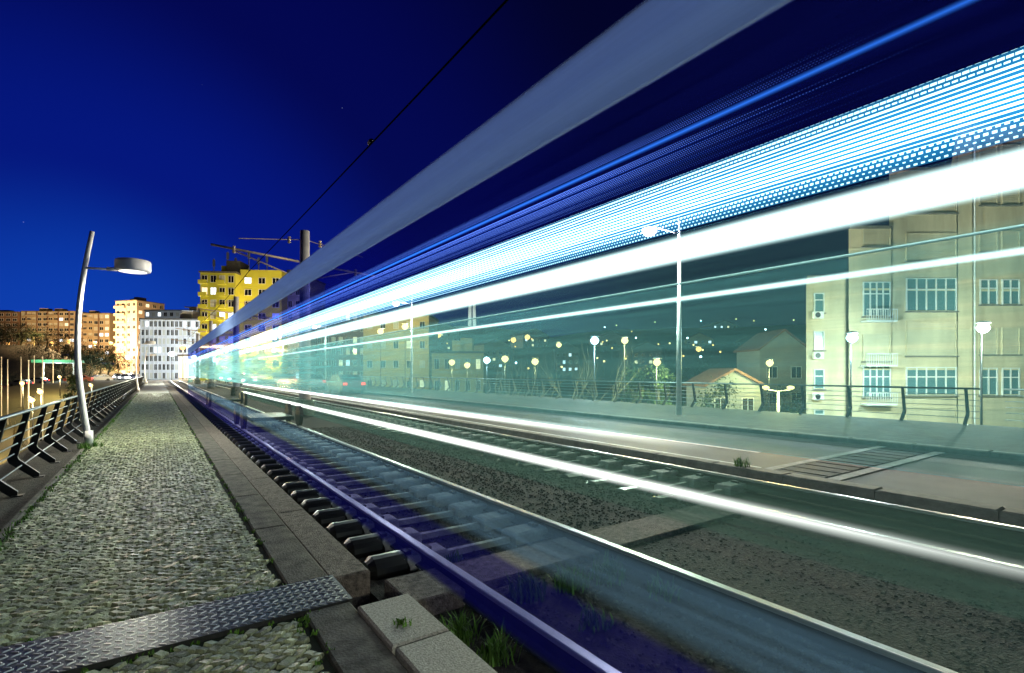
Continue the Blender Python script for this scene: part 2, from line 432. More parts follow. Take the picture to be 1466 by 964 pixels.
b = MB(); b.box(12.25, 12.855, YB, 3.4, -0.05, -0.046); b.box(12.25, 12.855, 4.65, YE, -0.05, -0.046)
structure(b.build('road_edge_strip', M['asphalt_dark']))  # darker asphalt strip along the pavement side of the road
# bridge expansion joint: steel tread plate on the path, slabs in the track, finger joint in the road
b = MB(); b.box(-1.20, 1.10, JY0, JY1, -0.02, 0.012)
plate = thing('tread_plate', 'dark steel tread plate laid across the cobbled path over the bridge joint', 'metal plate', (0, 3.75, 0))
def shift(bm, dx, dy, dz=0): bm.v = [(p[0]+dx, p[1]+dy, p[2]+dz) for p in bm.v]; return bm
shift(b, 0, -3.75).build('plate', M['steel_plate'], plate)
b = MB(); ny = 11
for j in range(ny):
    for i in range(44):
        x = -1.16 + i*0.0515 + (0.012 if j % 2 else 0); y = -0.225 + j*0.045
        s = 1 if j % 2 else -1
        # slanted raised lug
        dx, dy = 0.019, 0.0125*s
        w = 0.008
        n = len(b.v)
        for (px, py) in ((-dx, -dy-w), (dx, dy-w), (dx, dy+w), (-dx, -dy+w)): b.v.append((x+px, y+py, 0.0121))
        for (px, py) in ((-dx*.8, -dy*.8-w*.5), (dx*.8, dy*.8-w*.5), (dx*.8, dy*.8+w*.5), (-dx*.8, -dy*.8+w*.5)): b.v.append((x+px, y+py, 0.017))
        b.f.append((n+4, n+5, n+6, n+7)); b.mi.append(0)
        for q in range(4): b.f.append((n+q, n+(q+1) % 4, n+4+(q+1) % 4, n+4+q)); b.mi.append(0)
b.build('tread_pattern', M['lug'], plate)
for (x0, x1, lab) in ((1.46, 1.90, 'short brown concrete slab between the path kerb and the near rail'),
                      (2.03, 3.30, 'wide pale brown concrete slab between the rails of the near track'),
                      (3.48, 5.55, 'long brown concrete slab between the two tracks')):
    b = MB(); b.cbox(x0, x1, 3.36, 3.86, -0.197, -0.06, 0.012)
    tag(b.build('joint_slab', M['conc_pink']), lab, 'slab', 'slabs over the bridge joint')
b = MB(); b.box(8.03, 12.84, 3.45, 3.62, -0.05, -0.035); b.box(8.03, 12.84, 4.45, 4.60, -0.05, -0.035)
jr = thing('expansion_joint', 'dark slatted expansion joint between pale bands across the road', 'expansion joint', (10.4, 4, -0.05))
shift(b, -10.4, -4, 0.05).build('edge_band', M['conc'], jr)
b = MB(); b.box(8.03, 12.84, 3.63, 4.44, -0.05, -0.042); shift(b, -10.4, -4, 0.05).build('recess', M['asphalt_dark'], jr)
b = MB()
for k in range(12): b.box(8.05+k*0.4, 8.38+k*0.4, 3.66, 4.41, -0.042, -0.030)
shift(b, -10.4, -4, 0.05).build('joint_segments', M['asphalt_dark'], jr)

# rails
def rail(x, label):
    prof = [(-0.07,-0.155),(0.07,-0.155),(0.07,-0.143),(0.012,-0.125),(0.010,-0.045),(0.034,-0.034),(0.036,-0.006),(0.030,0.0),(-0.030,0.0),(-0.036,-0.006),(-0.034,-0.034),(-0.010,-0.045),(-0.012,-0.125),(-0.07,-0.143)]
    b = MB(); m = len(prof)
    ys = [YB, YE]
    for yy in ys:
        for p in prof: b.v.append((p[0], yy, p[1]))
    for i in range(m):
        b.f.append((i, (i+1) % m, m+(i+1) % m, m+i)); b.mi.append(1 if 5 <= i <= 9 else 0)
    b.f.append(tuple(range(m))[::-1]); b.mi.append(0)
    b.f.append(tuple(range(m, 2*m))); b.mi.append(0)
    o = b.build('rail', [M['railside'], M['rail']]); o.location = (x, 0, 0)
    tag(o, label, 'rail', 'tram rails')
rail(1.95, 'shiny near rail, closest to the cobbled path')
rail(3.39, 'steel rail on the far side of the track next to the path')
rail(5.69, 'steel rail of the far track on the side nearer the path')
rail(7.13, 'steel rail beside the road kerb, farthest from the path')

# sleepers: concrete block under each rail, tie between, rubber boot on the outer end
def sleeper_mesh():
    b = MB()
    b.cm = 0
    b.cbox(-0.86, -0.45, -0.13, 0.13, -0.198, -0.075, 0.02)
    b.cbox(0.30, 0.92, -0.13, 0.13, -0.198, -0.075, 0.02)
    b.box(-0.45, 0.45, -0.03, 0.03, -0.19, -0.13)
    b.cm = 1
    # rounded rubber cover over the path-side end
    pr = [(-0.15, -0.197)]
    for q in range(9):
        an = math.pi - math.pi*q/8
        pr.append((0.15*math.cos(an), -0.16 + 0.115*math.sin(an)))
    pr.append((0.15, -0.197))
    n = len(b.v); mlen = len(pr)
    for (xx, sc) in ((-1.19, 0.72), (-1.14, 1.0), (-0.87, 1.0), (-0.82, 0.8)):
        for p in pr: b.v.append((xx, p[0]*sc, -0.197 + (p[1]+0.197)*sc))
    for s in range(3):
        for i in range(mlen-1):
            b.f.append((n+s*mlen+i, n+s*mlen+i+1, n+(s+1)*mlen+i+1, n+(s+1)*mlen+i)); b.mi.append(1)
    b.f.append(tuple(n+i for i in range(mlen))[::-1]); b.mi.append(1)
    b.f.append(tuple(n+3*mlen+i for i in range(mlen))); b.mi.append(1)
    # clips
    b.cm = 2
    for xr in (-0.72, 0.72):
        for s in (-1, 1): b.box(xr+s*0.10-0.03, xr+s*0.10+0.03, -0.05, 0.05, -0.075, -0.045)
    return b.mesh('sleeper', [M['sleeper'], M['rubber'], M['railside']])
sl = sleeper_mesh()
for k in range(90):
    o = inst('sleeper', sl, loc=(2.67, 4.35+0.6*k, 0))
    tag(o, 'concrete sleeper with black rubber boot under the track beside the path', 'sleeper', 'sleepers of the near track')
for k in range(70):
    o = inst('sleeper', sl, loc=(6.41, 4.35+0.6*k, 0))
    tag(o, 'concrete sleeper under the far track beside the road', 'sleeper', 'sleepers of the far track')

# ------------------------------------------------------------------ railings
def railing(name, x, side, posts, label, y0, y1, zb=-0.06):
    """side -1: leans out over -X. bent flat blades with five bars and a top rail"""
    t = thing(name, label, 'railing', (x, y0, zb))
    top = 1.02
    blade = [(0.00,0.0),(0.07,0.0),(0.34,0.24),(0.36,0.30),(0.17,top),(0.10,top),(0.245,0.33),(0.23,0.29),(0.0,0.06)]
    m = MB(); m.prism([(side*p[0], p[1]) for p in blade], 'y', -0.03, 0.03)
    m.box(-0.06, 0.06, -0.07, 0.07, -0.005, 0.012)
    bm = m.mesh('post', M['dark_metal'])
    for yp in posts: inst('post', bm, t, (0, yp-y0, 0))
    bm2 = MB(); bm2.tube([(side*0.13, 0, top+0.01), (side*0.13, y1-y0, top+0.01)], 0.028, 8); bm2.build('top_rail', M['grey_metal'], t, True)
    for zz, xo in ((0.86,0.165),(0.70,0.205),(0.54,0.245),(0.38,0.285),(0.20,0.20)):
        q = MB(); q.tube([(side*xo, 0, zz), (side*xo, y1-y0, zz)], 0.011, 6); q.build('bar', M['grey_metal'], t, True)
    return t
railing('railing', -1.50, -1, [1.7+1.5*k for k in range(60)], 'grey metal railing with bent black blade posts along the left edge of the cobbled path', 0.3, 92)
railing('railing', 18.7, 1, [4.6+1.5*k for k in range(48)], 'long metal railing along the far pavement, left of the gap before the cream building', 4.3, 76, 0.065)
railing('railing', 18.7, 1, [-7.6+1.5*k for k in range(8)], 'short metal railing in front of the cream building, right of the gap', -8, 3.8, 0.065)

# ------------------------------------------------------------------ lamps on the path (bowed white poles with drum heads)
def path_lamp(y, label, power, lit=True):
    t = thing('street_lamp', label, 'street lamp', (-1.16, y, 0), 0, 'bowed lamps along the path')
    m = MB(); pts = []; rad = []
    for i in range(19):
        z = 4.5*i/18
        bow = -0.27*math.sin(math.pi*min(1, z/3.9)*0.98) if z < 3.9 else -0.27*math.sin(math.pi*0.98) + 0
        lean = 0.02*z
        x = -0.235*math.sin(math.pi*z/4.5*0.97) + 0.015*z
        pts.append((x, -0.4*x, z)); rad.append(0.064 - 0.022*z/4.5)
    m.tube(pts, rad, 14); m.build('pole', M['white_paint'], t, True)
    q = MB(); q.tube([(-0.01,0,0),(-0.01,0,0.34)], 0.072, 14); q.build('pole_base', M['white_paint'], t, True)
    ax, az = -0.03, 3.73
    q = MB(); q.tube([(ax-0.03,0,az),(0.45,0.02,az+0.02)], 0.022, 8); q.tube([(0.28,0.02,az+0.02),(0.45,0.02,az+0.03)], 0.04, 8); q.build('arm', M['white_paint'], t, True)
    hd = MB(); hd.lathe((0.73,0.02,az+0.01), [(0.29,0.0),(0.315,0.012),(0.325,0.05),(0.325,0.20),(0.315,0.235),(0.28,0.25),(0.0,0.255)], 28); ho = hd.build('lamp_head', M['white_paint'], t, True)
    le = MB(); le.lathe((0.73,0.02,az+0.0), [(0.0,0.0),(0.24,0.002),(0.25,0.008)], 24); le.build('lens', M['lens_soft'], ho)
    if power: lamp((0.73,0.02,az-0.06), power, (0.98,1.0,0.80), 0.2, t, spot=165)
    return t
path_lamp(13.8, 'bowed white lamp post with drum head standing tallest beside the cobbled path', 900, True)
path_lamp(48.9, 'second bowed white lamp post, farther along the left railing', 1500)
path_lamp(84.0, 'third bowed white lamp post, smallest, near the end of the path', 2500)
path_lamp(-7.0, 'unseen bowed lamp post added behind the camera to light the foreground', 4200, True)  # unseen post, set out of the row's spacing to light the foreground

# right-hand tall lamps over the road
def road_lamp(y, label, power):
    t = thing('street_lamp', label, 'street lamp', (15.0, y, 0.065), 0, 'tall lamps along the far pavement')
    m = MB(); m.tube([(0,0,0),(0.02,0,3),(0.05,0,7.0)], [0.095,0.075,0.05], 12); m.build('pole', M['white_paint'], t, True)
    q = MB(); q.tube([(0.0,0,6.35),(-0.75,0.35,6.5)], 0.025, 8); q.build('arm', M['white_paint'], t, True)
    hd = MB(); hd.lathe((-1.0,0.45,6.44), [(0.20,0),(0.26,0.03),(0.25,0.14),(0.0,0.17)], 20); ho = hd.build('lamp_head', M['white_paint'], t, True)
    le = MB(); le.lathe((-1.0,0.45,6.30), [(0.0,-0.10),(0.16,-0.06),(0.25,0.05),(0.22,0.138)], 18); le.build('lens', M['bulb_warm'], ho)
    lamp((-1.0,0.45,6.0), power*1.2, (0.96,1.0,0.84), 0.15, t)
ords = ['nearest and tallest pale lamp post on the far pavement', 'second pale lamp post along the far pavement', 'third pale lamp post along the far pavement', 'fourth pale lamp post along the far pavement', 'fifth lamp post, small at the far end of the pavement']
for k in range(5): road_lamp(11.4+22.9*k, ords[k], 3000)

# ------------------------------------------------------------------ catenary
def mast(y, label, arms=True):
    t = thing('catenary_mast', label, 'mast', (4.55, y, -0.1), 0, 'overhead line masts between the tracks')
    m = MB(); m.tube([(0,0,0),(0,0,3.4),(0,0,6.95)], [0.22,0.19,0.165], 14); m.build('pole', M['mast'], t, True)
    q = MB(); q.lathe((0,0,0.02), [(0.34,0),(0.34,0.5),(0.26,0.6)], 16); q.build('base', M['conc_dark'], t)
    a = MB(); a.tube([(-3.05,0,6.02),(-0.2,0,5.78)], 0.04, 8); a.tube([(-2.4,0,5.92),(-0.2,0,5.15)], 0.025, 6); a.build('bracket_arm', M['tan_metal'], t, True)
    a = MB(); a.tube([(2.7,0,5.55),(0.2,0,5.72)], 0.035, 8); a.tube([(1.8,0,5.6),(0.2,0,5.15)], 0.022, 6); a.build('bracket_arm', M['tan_metal'], t, True)
    a = MB(); a.tube([(-2.2,0,6.35),(-0.15,0,6.6)], 0.014, 6); a.tube([(2.2,0,6.25),(0.15,0,6.6)], 0.014, 6); a.build('stay_wire', M['tan_metal'], t)
    for xx in (-2.35, -0.55, 0.55, 1.9):
        i_ = MB(); zc = (5.95 if xx < -1 else 6.55 if abs(xx) < 1 else 5.62)
        i_.tube([(xx,0,zc-0.14),(xx,0,zc-0.1),(xx,0,zc-0.05),(xx,0,zc),(xx,0,zc+0.05),(xx,0,zc+0.1)], [0.03,0.07,0.03,0.07,0.03,0.06], 8); i_.build('insulator', M['tan_metal'], t)
    h = MB(); h.tube([(-1.88,0,5.9),(-1.88,0,5.24)], 0.015, 6); h.build('dropper', M['dark_metal'], t)
mast(20.2, 'nearest concrete mast with bracket arms carrying the overhead wire')
mast(40.5, 'second concrete mast of the overhead line, behind the nearest')
mast(61.0, 'third concrete mast of the overhead line')
mast(82.0, 'farthest and smallest concrete mast of the overhead line')
m = MB(); pts = []
ysup = [-18, 20.2, 40.5, 61, 82, 103]
for i in range(len(ysup)-1):
    for k in range(8):
        f = k/8; y = ysup[i]*(1-f)+ysup[i+1]*f
        pts.append((2.67, y, 5.13 - 0.12*4*f*(1-f)))
m.tube(pts, 0.012, 6)
ow = m.build('overhead_wire', M['wire']); tag(ow, 'thin black overhead wire rising across the night sky above the track', 'wire')
m = MB(); m.tube([(2.67,7.55,5.07),(2.67,7.60,5.07),(2.67,7.68,5.07),(2.67,7.73,5.07)], [0.015,0.035,0.035,0.015], 8); m.build('insulator', M['dark_metal'], ow)
m = MB()
m.tube([(6.41, y, 5.13) for y in (-18, 20.2, 61, 103)], 0.012, 6)
tag(m.build('overhead_wire', M['wire']), 'thin overhead wire above the far track', 'wire')

# ------------------------------------------------------------------ the tram, standing on the near track, glowing bands in place of its light trails
TX, TY = 2.67, 10.0
Y0, Y1 = -11.0-TY, 32.0-TY
NX, FX = -1.33, 1.33
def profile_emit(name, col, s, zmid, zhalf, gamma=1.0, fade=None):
    """light trail band: bloom put into the emission, bright middle thinning to clear edges"""
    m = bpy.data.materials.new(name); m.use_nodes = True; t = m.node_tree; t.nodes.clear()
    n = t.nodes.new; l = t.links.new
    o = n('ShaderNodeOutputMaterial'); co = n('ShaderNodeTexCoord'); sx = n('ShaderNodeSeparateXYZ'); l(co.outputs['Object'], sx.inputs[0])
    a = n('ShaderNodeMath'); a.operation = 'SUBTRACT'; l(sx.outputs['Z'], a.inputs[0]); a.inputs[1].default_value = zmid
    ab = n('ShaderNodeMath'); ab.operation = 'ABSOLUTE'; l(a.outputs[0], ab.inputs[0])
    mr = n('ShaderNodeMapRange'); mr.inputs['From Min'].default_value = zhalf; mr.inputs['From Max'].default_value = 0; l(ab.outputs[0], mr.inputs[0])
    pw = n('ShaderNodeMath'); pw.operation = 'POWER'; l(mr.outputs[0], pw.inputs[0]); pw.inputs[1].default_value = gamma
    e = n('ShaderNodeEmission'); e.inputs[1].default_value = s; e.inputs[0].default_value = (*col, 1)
    if fade:   # trail fading towards the viewer's end, put into the emission
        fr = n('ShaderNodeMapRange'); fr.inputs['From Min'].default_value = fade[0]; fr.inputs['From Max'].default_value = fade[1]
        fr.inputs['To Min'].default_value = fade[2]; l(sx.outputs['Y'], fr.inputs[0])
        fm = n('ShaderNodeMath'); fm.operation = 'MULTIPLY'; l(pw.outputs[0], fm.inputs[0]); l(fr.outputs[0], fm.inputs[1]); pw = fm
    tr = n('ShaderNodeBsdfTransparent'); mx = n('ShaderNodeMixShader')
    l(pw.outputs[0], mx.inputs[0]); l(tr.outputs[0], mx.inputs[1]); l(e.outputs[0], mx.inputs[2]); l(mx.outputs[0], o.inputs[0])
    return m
def led(name, z0, z1, rowp, pitch, duty, col, gap, s, sg, clear, fade=None):
    """LED light trails: rows of glowing dots and dashes over clear glass"""
    m = bpy.data.materials.new(name); m.use_nodes = True; t = m.node_tree; t.nodes.clear()
    n = t.nodes.new; l = t.links.new
    def ma(op, x, y=None):
        q = n('ShaderNodeMath'); q.operation = op
        for i, w in enumerate((x, y)):
            if w is None: continue
            if isinstance(w, (int, float)): q.inputs[i].default_value = w
            else: l(w, q.inputs[i])
        return q.outputs[0]
    o = n('ShaderNodeOutputMaterial'); co = n('ShaderNodeTexCoord'); sx = n('ShaderNodeSeparateXYZ'); l(co.outputs['Object'], sx.inputs[0])
    zr = ma('DIVIDE', ma('SUBTRACT', sx.outputs['Z'], z0), rowp)
    fz = ma('FRACT', zr); rowi = ma('FLOOR', zr)
    yy = ma('FRACT', ma('DIVIDE', ma('ADD', sx.outputs['Y'], ma('MULTIPLY', rowi, pitch*0.37)), pitch))
    wn = n('ShaderNodeTexWhiteNoise'); wn.noise_dimensions = '1D'; l(rowi, wn.inputs['W'])
    zn = ma('DIVIDE', ma('SUBTRACT', sx.outputs['Z'], z0), z1-z0)
    edge = ma('ADD', ma('LESS_THAN', zn, 0.22), ma('MULTIPLY', ma('GREATER_THAN', zn, 0.84), 0.6))
    du = ma('SUBTRACT', ma('ADD', duty, ma('MULTIPLY', wn.outputs['Value'], 0.25)), ma('MULTIPLY', edge, duty*0.62))
    nzt = n('ShaderNodeTexNoise'); nzt.noise_dimensions = '1D'; nzt.inputs['Scale'].default_value = 1.0
    wn = n('ShaderNodeTexWhiteNoise'); wn.noise_dimensions = '1D'; l(rowi, wn.inputs['W'])
    inrow = ma('LESS_THAN', ma('ABSOLUTE', ma('SUBTRACT', fz, 0.5)), ma('ADD', 0.10, ma('MULTIPLY', wn.outputs['Value'], 0.17)))
    dot = ma('MULTIPLY', inrow, ma('LESS_THAN', yy, du))
    # rows near the middle glow brighter, painted glow fills the gaps
    prof = ma('SUBTRACT', 1.0, ma('ABSOLUTE', ma('DIVIDE', ma('SUBTRACT', sx.outputs['Z'], (z0+z1)/2), (z1-z0)/2)))
    if fade:
        ff = n('ShaderNodeMapRange'); ff.interpolation_type = 'SMOOTHSTEP'; ff.inputs['From Min'].default_value = fade[0]; ff.inputs['From Max'].default_value = fade[1]
        l(ma('SUBTRACT', sx.outputs['Y'], ma('MULTIPLY', wn.outputs['Value'], fade[2])), ff.inputs[0]); s = ma('MULTIPLY', ff.outputs[0], s); sg = ma('MULTIPLY', ff.outputs[0], sg)
    prof = ma('ADD', 0.35, ma('MULTIPLY', prof, 1.2))
    st = ma('ADD', ma('MULTIPLY', ma('MULTIPLY', dot, prof), s), ma('MULTIPLY', prof, sg))
    mixc = n('ShaderNodeMixRGB'); l(dot, mixc.inputs[0]); mixc.inputs[1].default_value = (*gap, 1); mixc.inputs[2].default_value = (*col, 1)
    e = n('ShaderNodeEmission'); l(mixc.outputs[0], e.inputs[0]); l(st, e.inputs[1])
    tr = n('ShaderNodeBsdfTransparent'); tr.inputs[0].default_value = (clear, clear, clear, 1)
    ad = n('ShaderNodeAddShader'); l(tr.outputs[0], ad.inputs[0]); l(e.outputs[0], ad.inputs[1]); l(ad.outputs[0], o.inputs[0])
    return m
G_navy = glaze('navy_panel', (0.66,0.63,0.86), (0.015,0.015,0.32), 0.13, 0.003, 0.15, 0.5, (0.33,0.70,0.05), 9)
G_slate = glaze('slate_panel', (0.80,0.88,0.97), (0.24,0.40,0.60), 0.17, 0.0, 0.2, 0.75, (0.70,0.95,0.07), 26)
G_low = glaze('lower_glass', (0.92,0.96,0.95), (0.2,0.4,0.4), 0.03, 0.0, 0.1, 0.9, (0.93,1.35,0.02), 18)
G_win = glaze('window_teal', (0.84,0.96,0.97), (0.36,0.78,0.84), 0.052, 0.006, 0.08, 0.6, None, 16, 9)  # teal veil of interior light put into the scattering colour
G_winfar = glaze('window_far', (0.90,0.98,0.98), (0.32,0.76,0.82), 0.066, 0.0, 0.1, 0.7, (0.98,2.45,0.12), 12, 8)
G_green = glaze('green_skirt', (0.74,0.84,0.80), (0.22,0.36,0.34), 0.14, 0.0, 0.1, 0.85, (0.10,0.72,0.10), 14)
G_corn = glaze('cornice_navy', (0.45,0.48,0.85), (0.02,0.03,0.28), 0.13, 0.006, 0.1, 0.7, None, 16)
G_pale = glaze('pale_fairing', (0.35,0.42,0.66), (0.40,0.55,0.84), 0.55, 0.0, 0.2, 0.10, (2.50,2.805,0.03), 14)
G_clear = glaze('clear_floor', (0.94,0.96,0.96), (0.2,0.3,0.35), 0.01, 0.0)
tram = thing('tram', 'long see-through tram with glowing white and blue light trail bands on the near track', 'tram', (TX, TY, 0))
def slab(name, x, z0, z1, m, y0=Y0, y1=Y1, th=0.012, parent=tram):
    q = MB(); q.box(x-th/2, x+th/2, y0, y1, z0, z1); return q.build(name, m, parent)
slab('skirt', NX, 0.33, 0.70, G_navy); slab('lower_panel', NX, 0.703, 0.94, G_slate); slab('lower_glazing', NX, 0.943, 1.34, G_low)
npan = 8
for k in range(npan):
    ya = Y0+(Y1-Y0)*k/npan; yb = Y0+(Y1-Y0)*(k+1)/npan
    slab('window', NX, 1.345, 1.995, G_win, ya+0.004, yb-0.004)
    slab('window', FX, 1.0, 2.44, G_winfar, ya+0.004, yb-0.004)
M['led'] = led('led_trail_rows', 2.0, 2.175, 0.0105, 0.013, 0.97, (0.50,0.90,1.0), (0.03,0.38,0.85), 3.4, 0.75, 0.6)  # LED trail drawn out along the whole side, glow put into gaps
q = MB(); q.quad((NX-0.004,Y0,2.0),(NX-0.004,Y1,2.0),(NX-0.004,Y1,2.172),(NX-0.004,Y0,2.172)); q.build('led_trail', M['led'], tram)
M['led2'] = led('led_trail_faint', 2.18, 2.36, 0.006, 0.008, 0.35, (0.13,0.27,1.0), (0.0,0.04,0.4), 1.25, 0.18, 1.0, fade=(-9.75,-8.6,0.5))
for (za, zb_, ys) in ((2.312,2.345,0.3),(2.25,2.276,0.3),(2.18,2.248,0.3)):
    q = MB(); q.quad((NX-0.012,ys-TY,za),(NX-0.012,Y1,za),(NX-0.012,Y1,zb_),(NX-0.012,ys-TY,zb_)); q.build('led_trail', M['led2'], tram)
slab('cornice', NX, 2.176, 2.51, G_corn); slab('roof_fairing', NX, 2.513, 2.80, G_pale)
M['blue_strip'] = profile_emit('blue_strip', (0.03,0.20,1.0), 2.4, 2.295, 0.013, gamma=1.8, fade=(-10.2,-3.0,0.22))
q = MB(); q.quad((NX-0.02,Y0,2.275),(NX-0.02,Y1,2.275),(NX-0.02,Y1,2.315),(NX-0.02,Y0,2.315)); q.build('light_trail', M['blue_strip'], tram)  # blue light trail, its bloom and fade put into the emission
# far side
slab('skirt', FX, 0.16, 0.70, G_green); slab('lower_glazing', FX, 0.703, 0.997, G_low); slab('cornice', FX, 2.76, 2.80, G_corn)
# roof, floor
q = MB(); q.box(NX+0.01, FX-0.01, Y0, Y1, 2.79, 2.81); q.build('roof', glaze('roof_glass', (0.75,0.78,0.95), (0.02,0.03,0.2), 0.05, 0.0), tram)
q = MB(); q.box(NX+0.01, FX-0.01, Y0, Y1, 0.32, 0.33); q.build('floor', G_clear, tram)
# glowing bands standing in for the passing tram's light trails
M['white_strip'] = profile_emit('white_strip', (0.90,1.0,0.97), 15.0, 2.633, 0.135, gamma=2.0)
q = MB(); q.quad((FX-0.25,Y0,2.44),(FX-0.25,Y1,2.44),(FX-0.25,Y1,2.78),(FX-0.25,Y0,2.78)); q.build('ceiling_light_trail', M['white_strip'], tram)
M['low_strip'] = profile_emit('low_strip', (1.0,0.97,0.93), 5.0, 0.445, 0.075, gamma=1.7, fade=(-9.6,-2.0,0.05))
q = MB(); q.quad((FX-0.03,Y0,0.37),(FX-0.03,Y1,0.37),(FX-0.03,Y1,0.52),(FX-0.03,Y0,0.52)); q.build('light_trail', M['low_strip'], tram)
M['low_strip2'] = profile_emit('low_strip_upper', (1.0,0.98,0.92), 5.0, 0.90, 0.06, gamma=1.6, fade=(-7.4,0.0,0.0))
q = MB(); q.quad((FX-0.03,2.6-TY,0.84),(FX-0.03,Y1,0.84),(FX-0.03,Y1,0.96),(FX-0.03,2.6-TY,0.96)); q.build('light_trail', M['low_strip2'], tram)
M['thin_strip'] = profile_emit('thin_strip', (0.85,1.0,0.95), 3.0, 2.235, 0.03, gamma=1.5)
q = MB(); q.quad((FX-0.04,Y0,2.20),(FX-0.04,Y1,2.20),(FX-0.04,Y1,2.27),(FX-0.04,Y0,2.27)); q.build('light_trail', M['thin_strip'], tram)
q = MB(); q.tube([(FX-0.06,Y0,2.37),(FX-0.06,Y1,2.37)], 0.010, 6); q.build('handrail', mat('handrail', (0.6,0.75,0.68), 0.35), tram, True)
# cab at the far end and tail behind: slanted glazed noses
for s, ye in ((1, Y1), (-1, Y0)):
    q = MB(); cab = thing('cab', None, None); cab.parent = tram
    n = [(NX,ye),(FX,ye),(FX*0.8,ye+s*1.6),(NX*0.8,ye+s*1.6)]
    q.quad((NX,ye,0.35),(NX*0.8,ye+s*1.6,0.35),(NX*0.8,ye+s*1.5,1.0),(NX,ye,1.0)); q.quad((FX,ye,0.35),(FX*0.8,ye+s*1.6,0.35),(FX*0.8,ye+s*1.5,1.0),(FX,ye,1.0))
    q.quad((NX*0.8,ye+s*1.6,0.35),(FX*0.8,ye+s*1.6,0.35),(FX*0.8,ye+s*1.5,1.0),(NX*0.8,ye+s*1.5,1.0)); q.build('nose_panel', G_slate, cab)
    q = MB(); q.quad((NX*0.8,ye+s*1.5,1.0),(FX*0.8,ye+s*1.5,1.0),(FX*0.85,ye+s*0.5,2.7),(NX*0.85,ye+s*0.5,2.7)); q.build('windscreen', G_win, cab)
    q = MB(); q.quad((NX,ye,1.0),(NX*0.8,ye+s*1.5,1.0),(NX*0.85,ye+s*0.5,2.7),(NX,ye,2.7)); q.quad((FX,ye,1.0),(FX*0.8,ye+s*1.5,1.0),(FX*0.85,ye+s*0.5,2.7),(FX,ye,2.7)); q.build('side_window', G_win, cab)
for yb in (-15.5, 6.5, 17.5):
    bo = MB(); bo.box(-0.55, 0.55, yb-0.9, yb+0.9, 0.2, 0.3); bg = bo.build('bogie', M['dark_metal'], tram)
    for xx in (-0.72, 0.72):
        for dy in (-0.75, 0.75):
            w = MB(); w.prism([(yb+dy+0.29*math.cos(2*math.pi*i/20), 0.292+0.29*math.sin(2*math.pi*i/20)) for i in range(20)], 'x', xx-0.05, xx+0.05); w.build('wheel', M['railside'], bg)

# ------------------------------------------------------------------ buildings
def win_mesh(w, h, glass, frame, bars=1, dep=0.06):
    q = MB(); q.cm = 0; q.box(-w/2, w/2, -0.02, 0.0, 0, h)
    q.cm = 1; t = max(0.05, w*0.05)
    q.box(-w/2-t, -w/2, -dep, 0, -t, h+t); q.box(w/2, w/2+t, -dep, 0, -t, h+t); q.box(-w/2, w/2, -dep, 0, h, h+t); q.box(-w/2, w/2, -dep-0.05, 0, -t, 0)
    for k in range(bars):
        x = -w/2 + w*(k+1)/(bars+1); q.box(x-t/2, x+t/2, -dep+0.01, 0, 0, h)
    return q.mesh('window', [glass, frame])
def building(name, label, u0, u1, vtop, d, floors, bays, wall, depth=12, base=None, yaw=0.0, lit=0.15, ww=0.5, wh=0.5, frame=None, glass=None, balcony=None, stripes=None, flat=True, group=None, cat='building', roofdetail=True, side_bays=0, litmats=None):
    c = at((u0+u1)/2, HZ, d); w = (u1-u0)/F*d
    zt = H + (HZ-vtop)/F*d
    zb = terrain(c.x, c.y) - 0.5 if base is None else base
    t = thing(name, label, cat, (c.x, c.y, zb), -TH+yaw, group)
    hh = zt-zb
    q = MB(); q.box(-w/2, w/2, 0, depth, 0, hh); q.build('wall', wall, t)
    if roofdetail:
        q = MB(); q.box(-w/2-0.2, w/2+0.2, -0.25, depth+0.2, hh, hh+0.35); ro = q.build('roof', M['conc_dark'], t)
        for k in range(2):
            q = MB(); xx = random.uniform(-w*0.3, w*0.3); q.box(xx, xx+w*0.12+1, depth*0.3, depth*0.6, hh+0.352, hh+0.352+random.uniform(1.2, 2.6)); q.build('stair_tower', wall, ro)
    fh = hh/floors; bw = w/bays
    frame = frame or M['frame_white']; glass = glass or M['glass_dark']; litm = litmats or [M['lit_warm'], M['lit_white']]
    meshes = {}
    cnt = 0
    rr = random.Random(label)
    stuff = {}
    for f in range(floors):
        for k in range(bays):
            g = rr.choice(litm) if rr.random() < lit else (M['shutter'] if rr.random() < 0.25 else glass)
            if g.name not in meshes: meshes[g.name] = win_mesh(bw*ww, fh*wh, g, frame)
            x = -w/2+bw*(k+0.5); z = fh*(f+0.5-wh/2)
            if cnt < 99: inst('window', meshes[g.name], t, (x, -0.003, z))
            cnt += 1
    if side_bays:
        for sgn, rz in ((1, R(90)), (-1, R(-90))):
            for f in range(floors):
                for k in range(side_bays):
                    if cnt >= 99: break
                    g = rr.choice(litm) if rr.random() < lit else glass
                    if g.name not in meshes: meshes[g.name] = win_mesh(bw*ww, fh*wh, g, frame)
                    o = inst('window', meshes[g.name], t, (sgn*(w/2+0.003), depth*(k+0.5)/side_bays, fh*(f+0.5-wh/2))); o.rotation_euler = (0,0,rz); cnt += 1
    if balcony:
        for f in range(floors):
            for (k0, k1) in balcony[0]:
                q = MB(); q.box(-w/2+bw*k0+0.05, -w/2+bw*k1-0.05, -1.1, -0.9, fh*f+0.1, fh*f+fh*0.36); q.box(-w/2+bw*k0+0.05, -w/2+bw*k1-0.05, -0.9, -0.06, fh*f+0.1, fh*f+0.25); q.build('balcony', balcony[1], t)
    if stripes:
        for k in stripes[0]:
            q = MB(); q.box(-w/2+bw*k-bw*0.14, -w/2+bw*k+bw*0.14, -0.22, -0.003, 0.2, hh-0.05); q.build('pilaster', stripes[1], t)
    return t, w, hh, zb
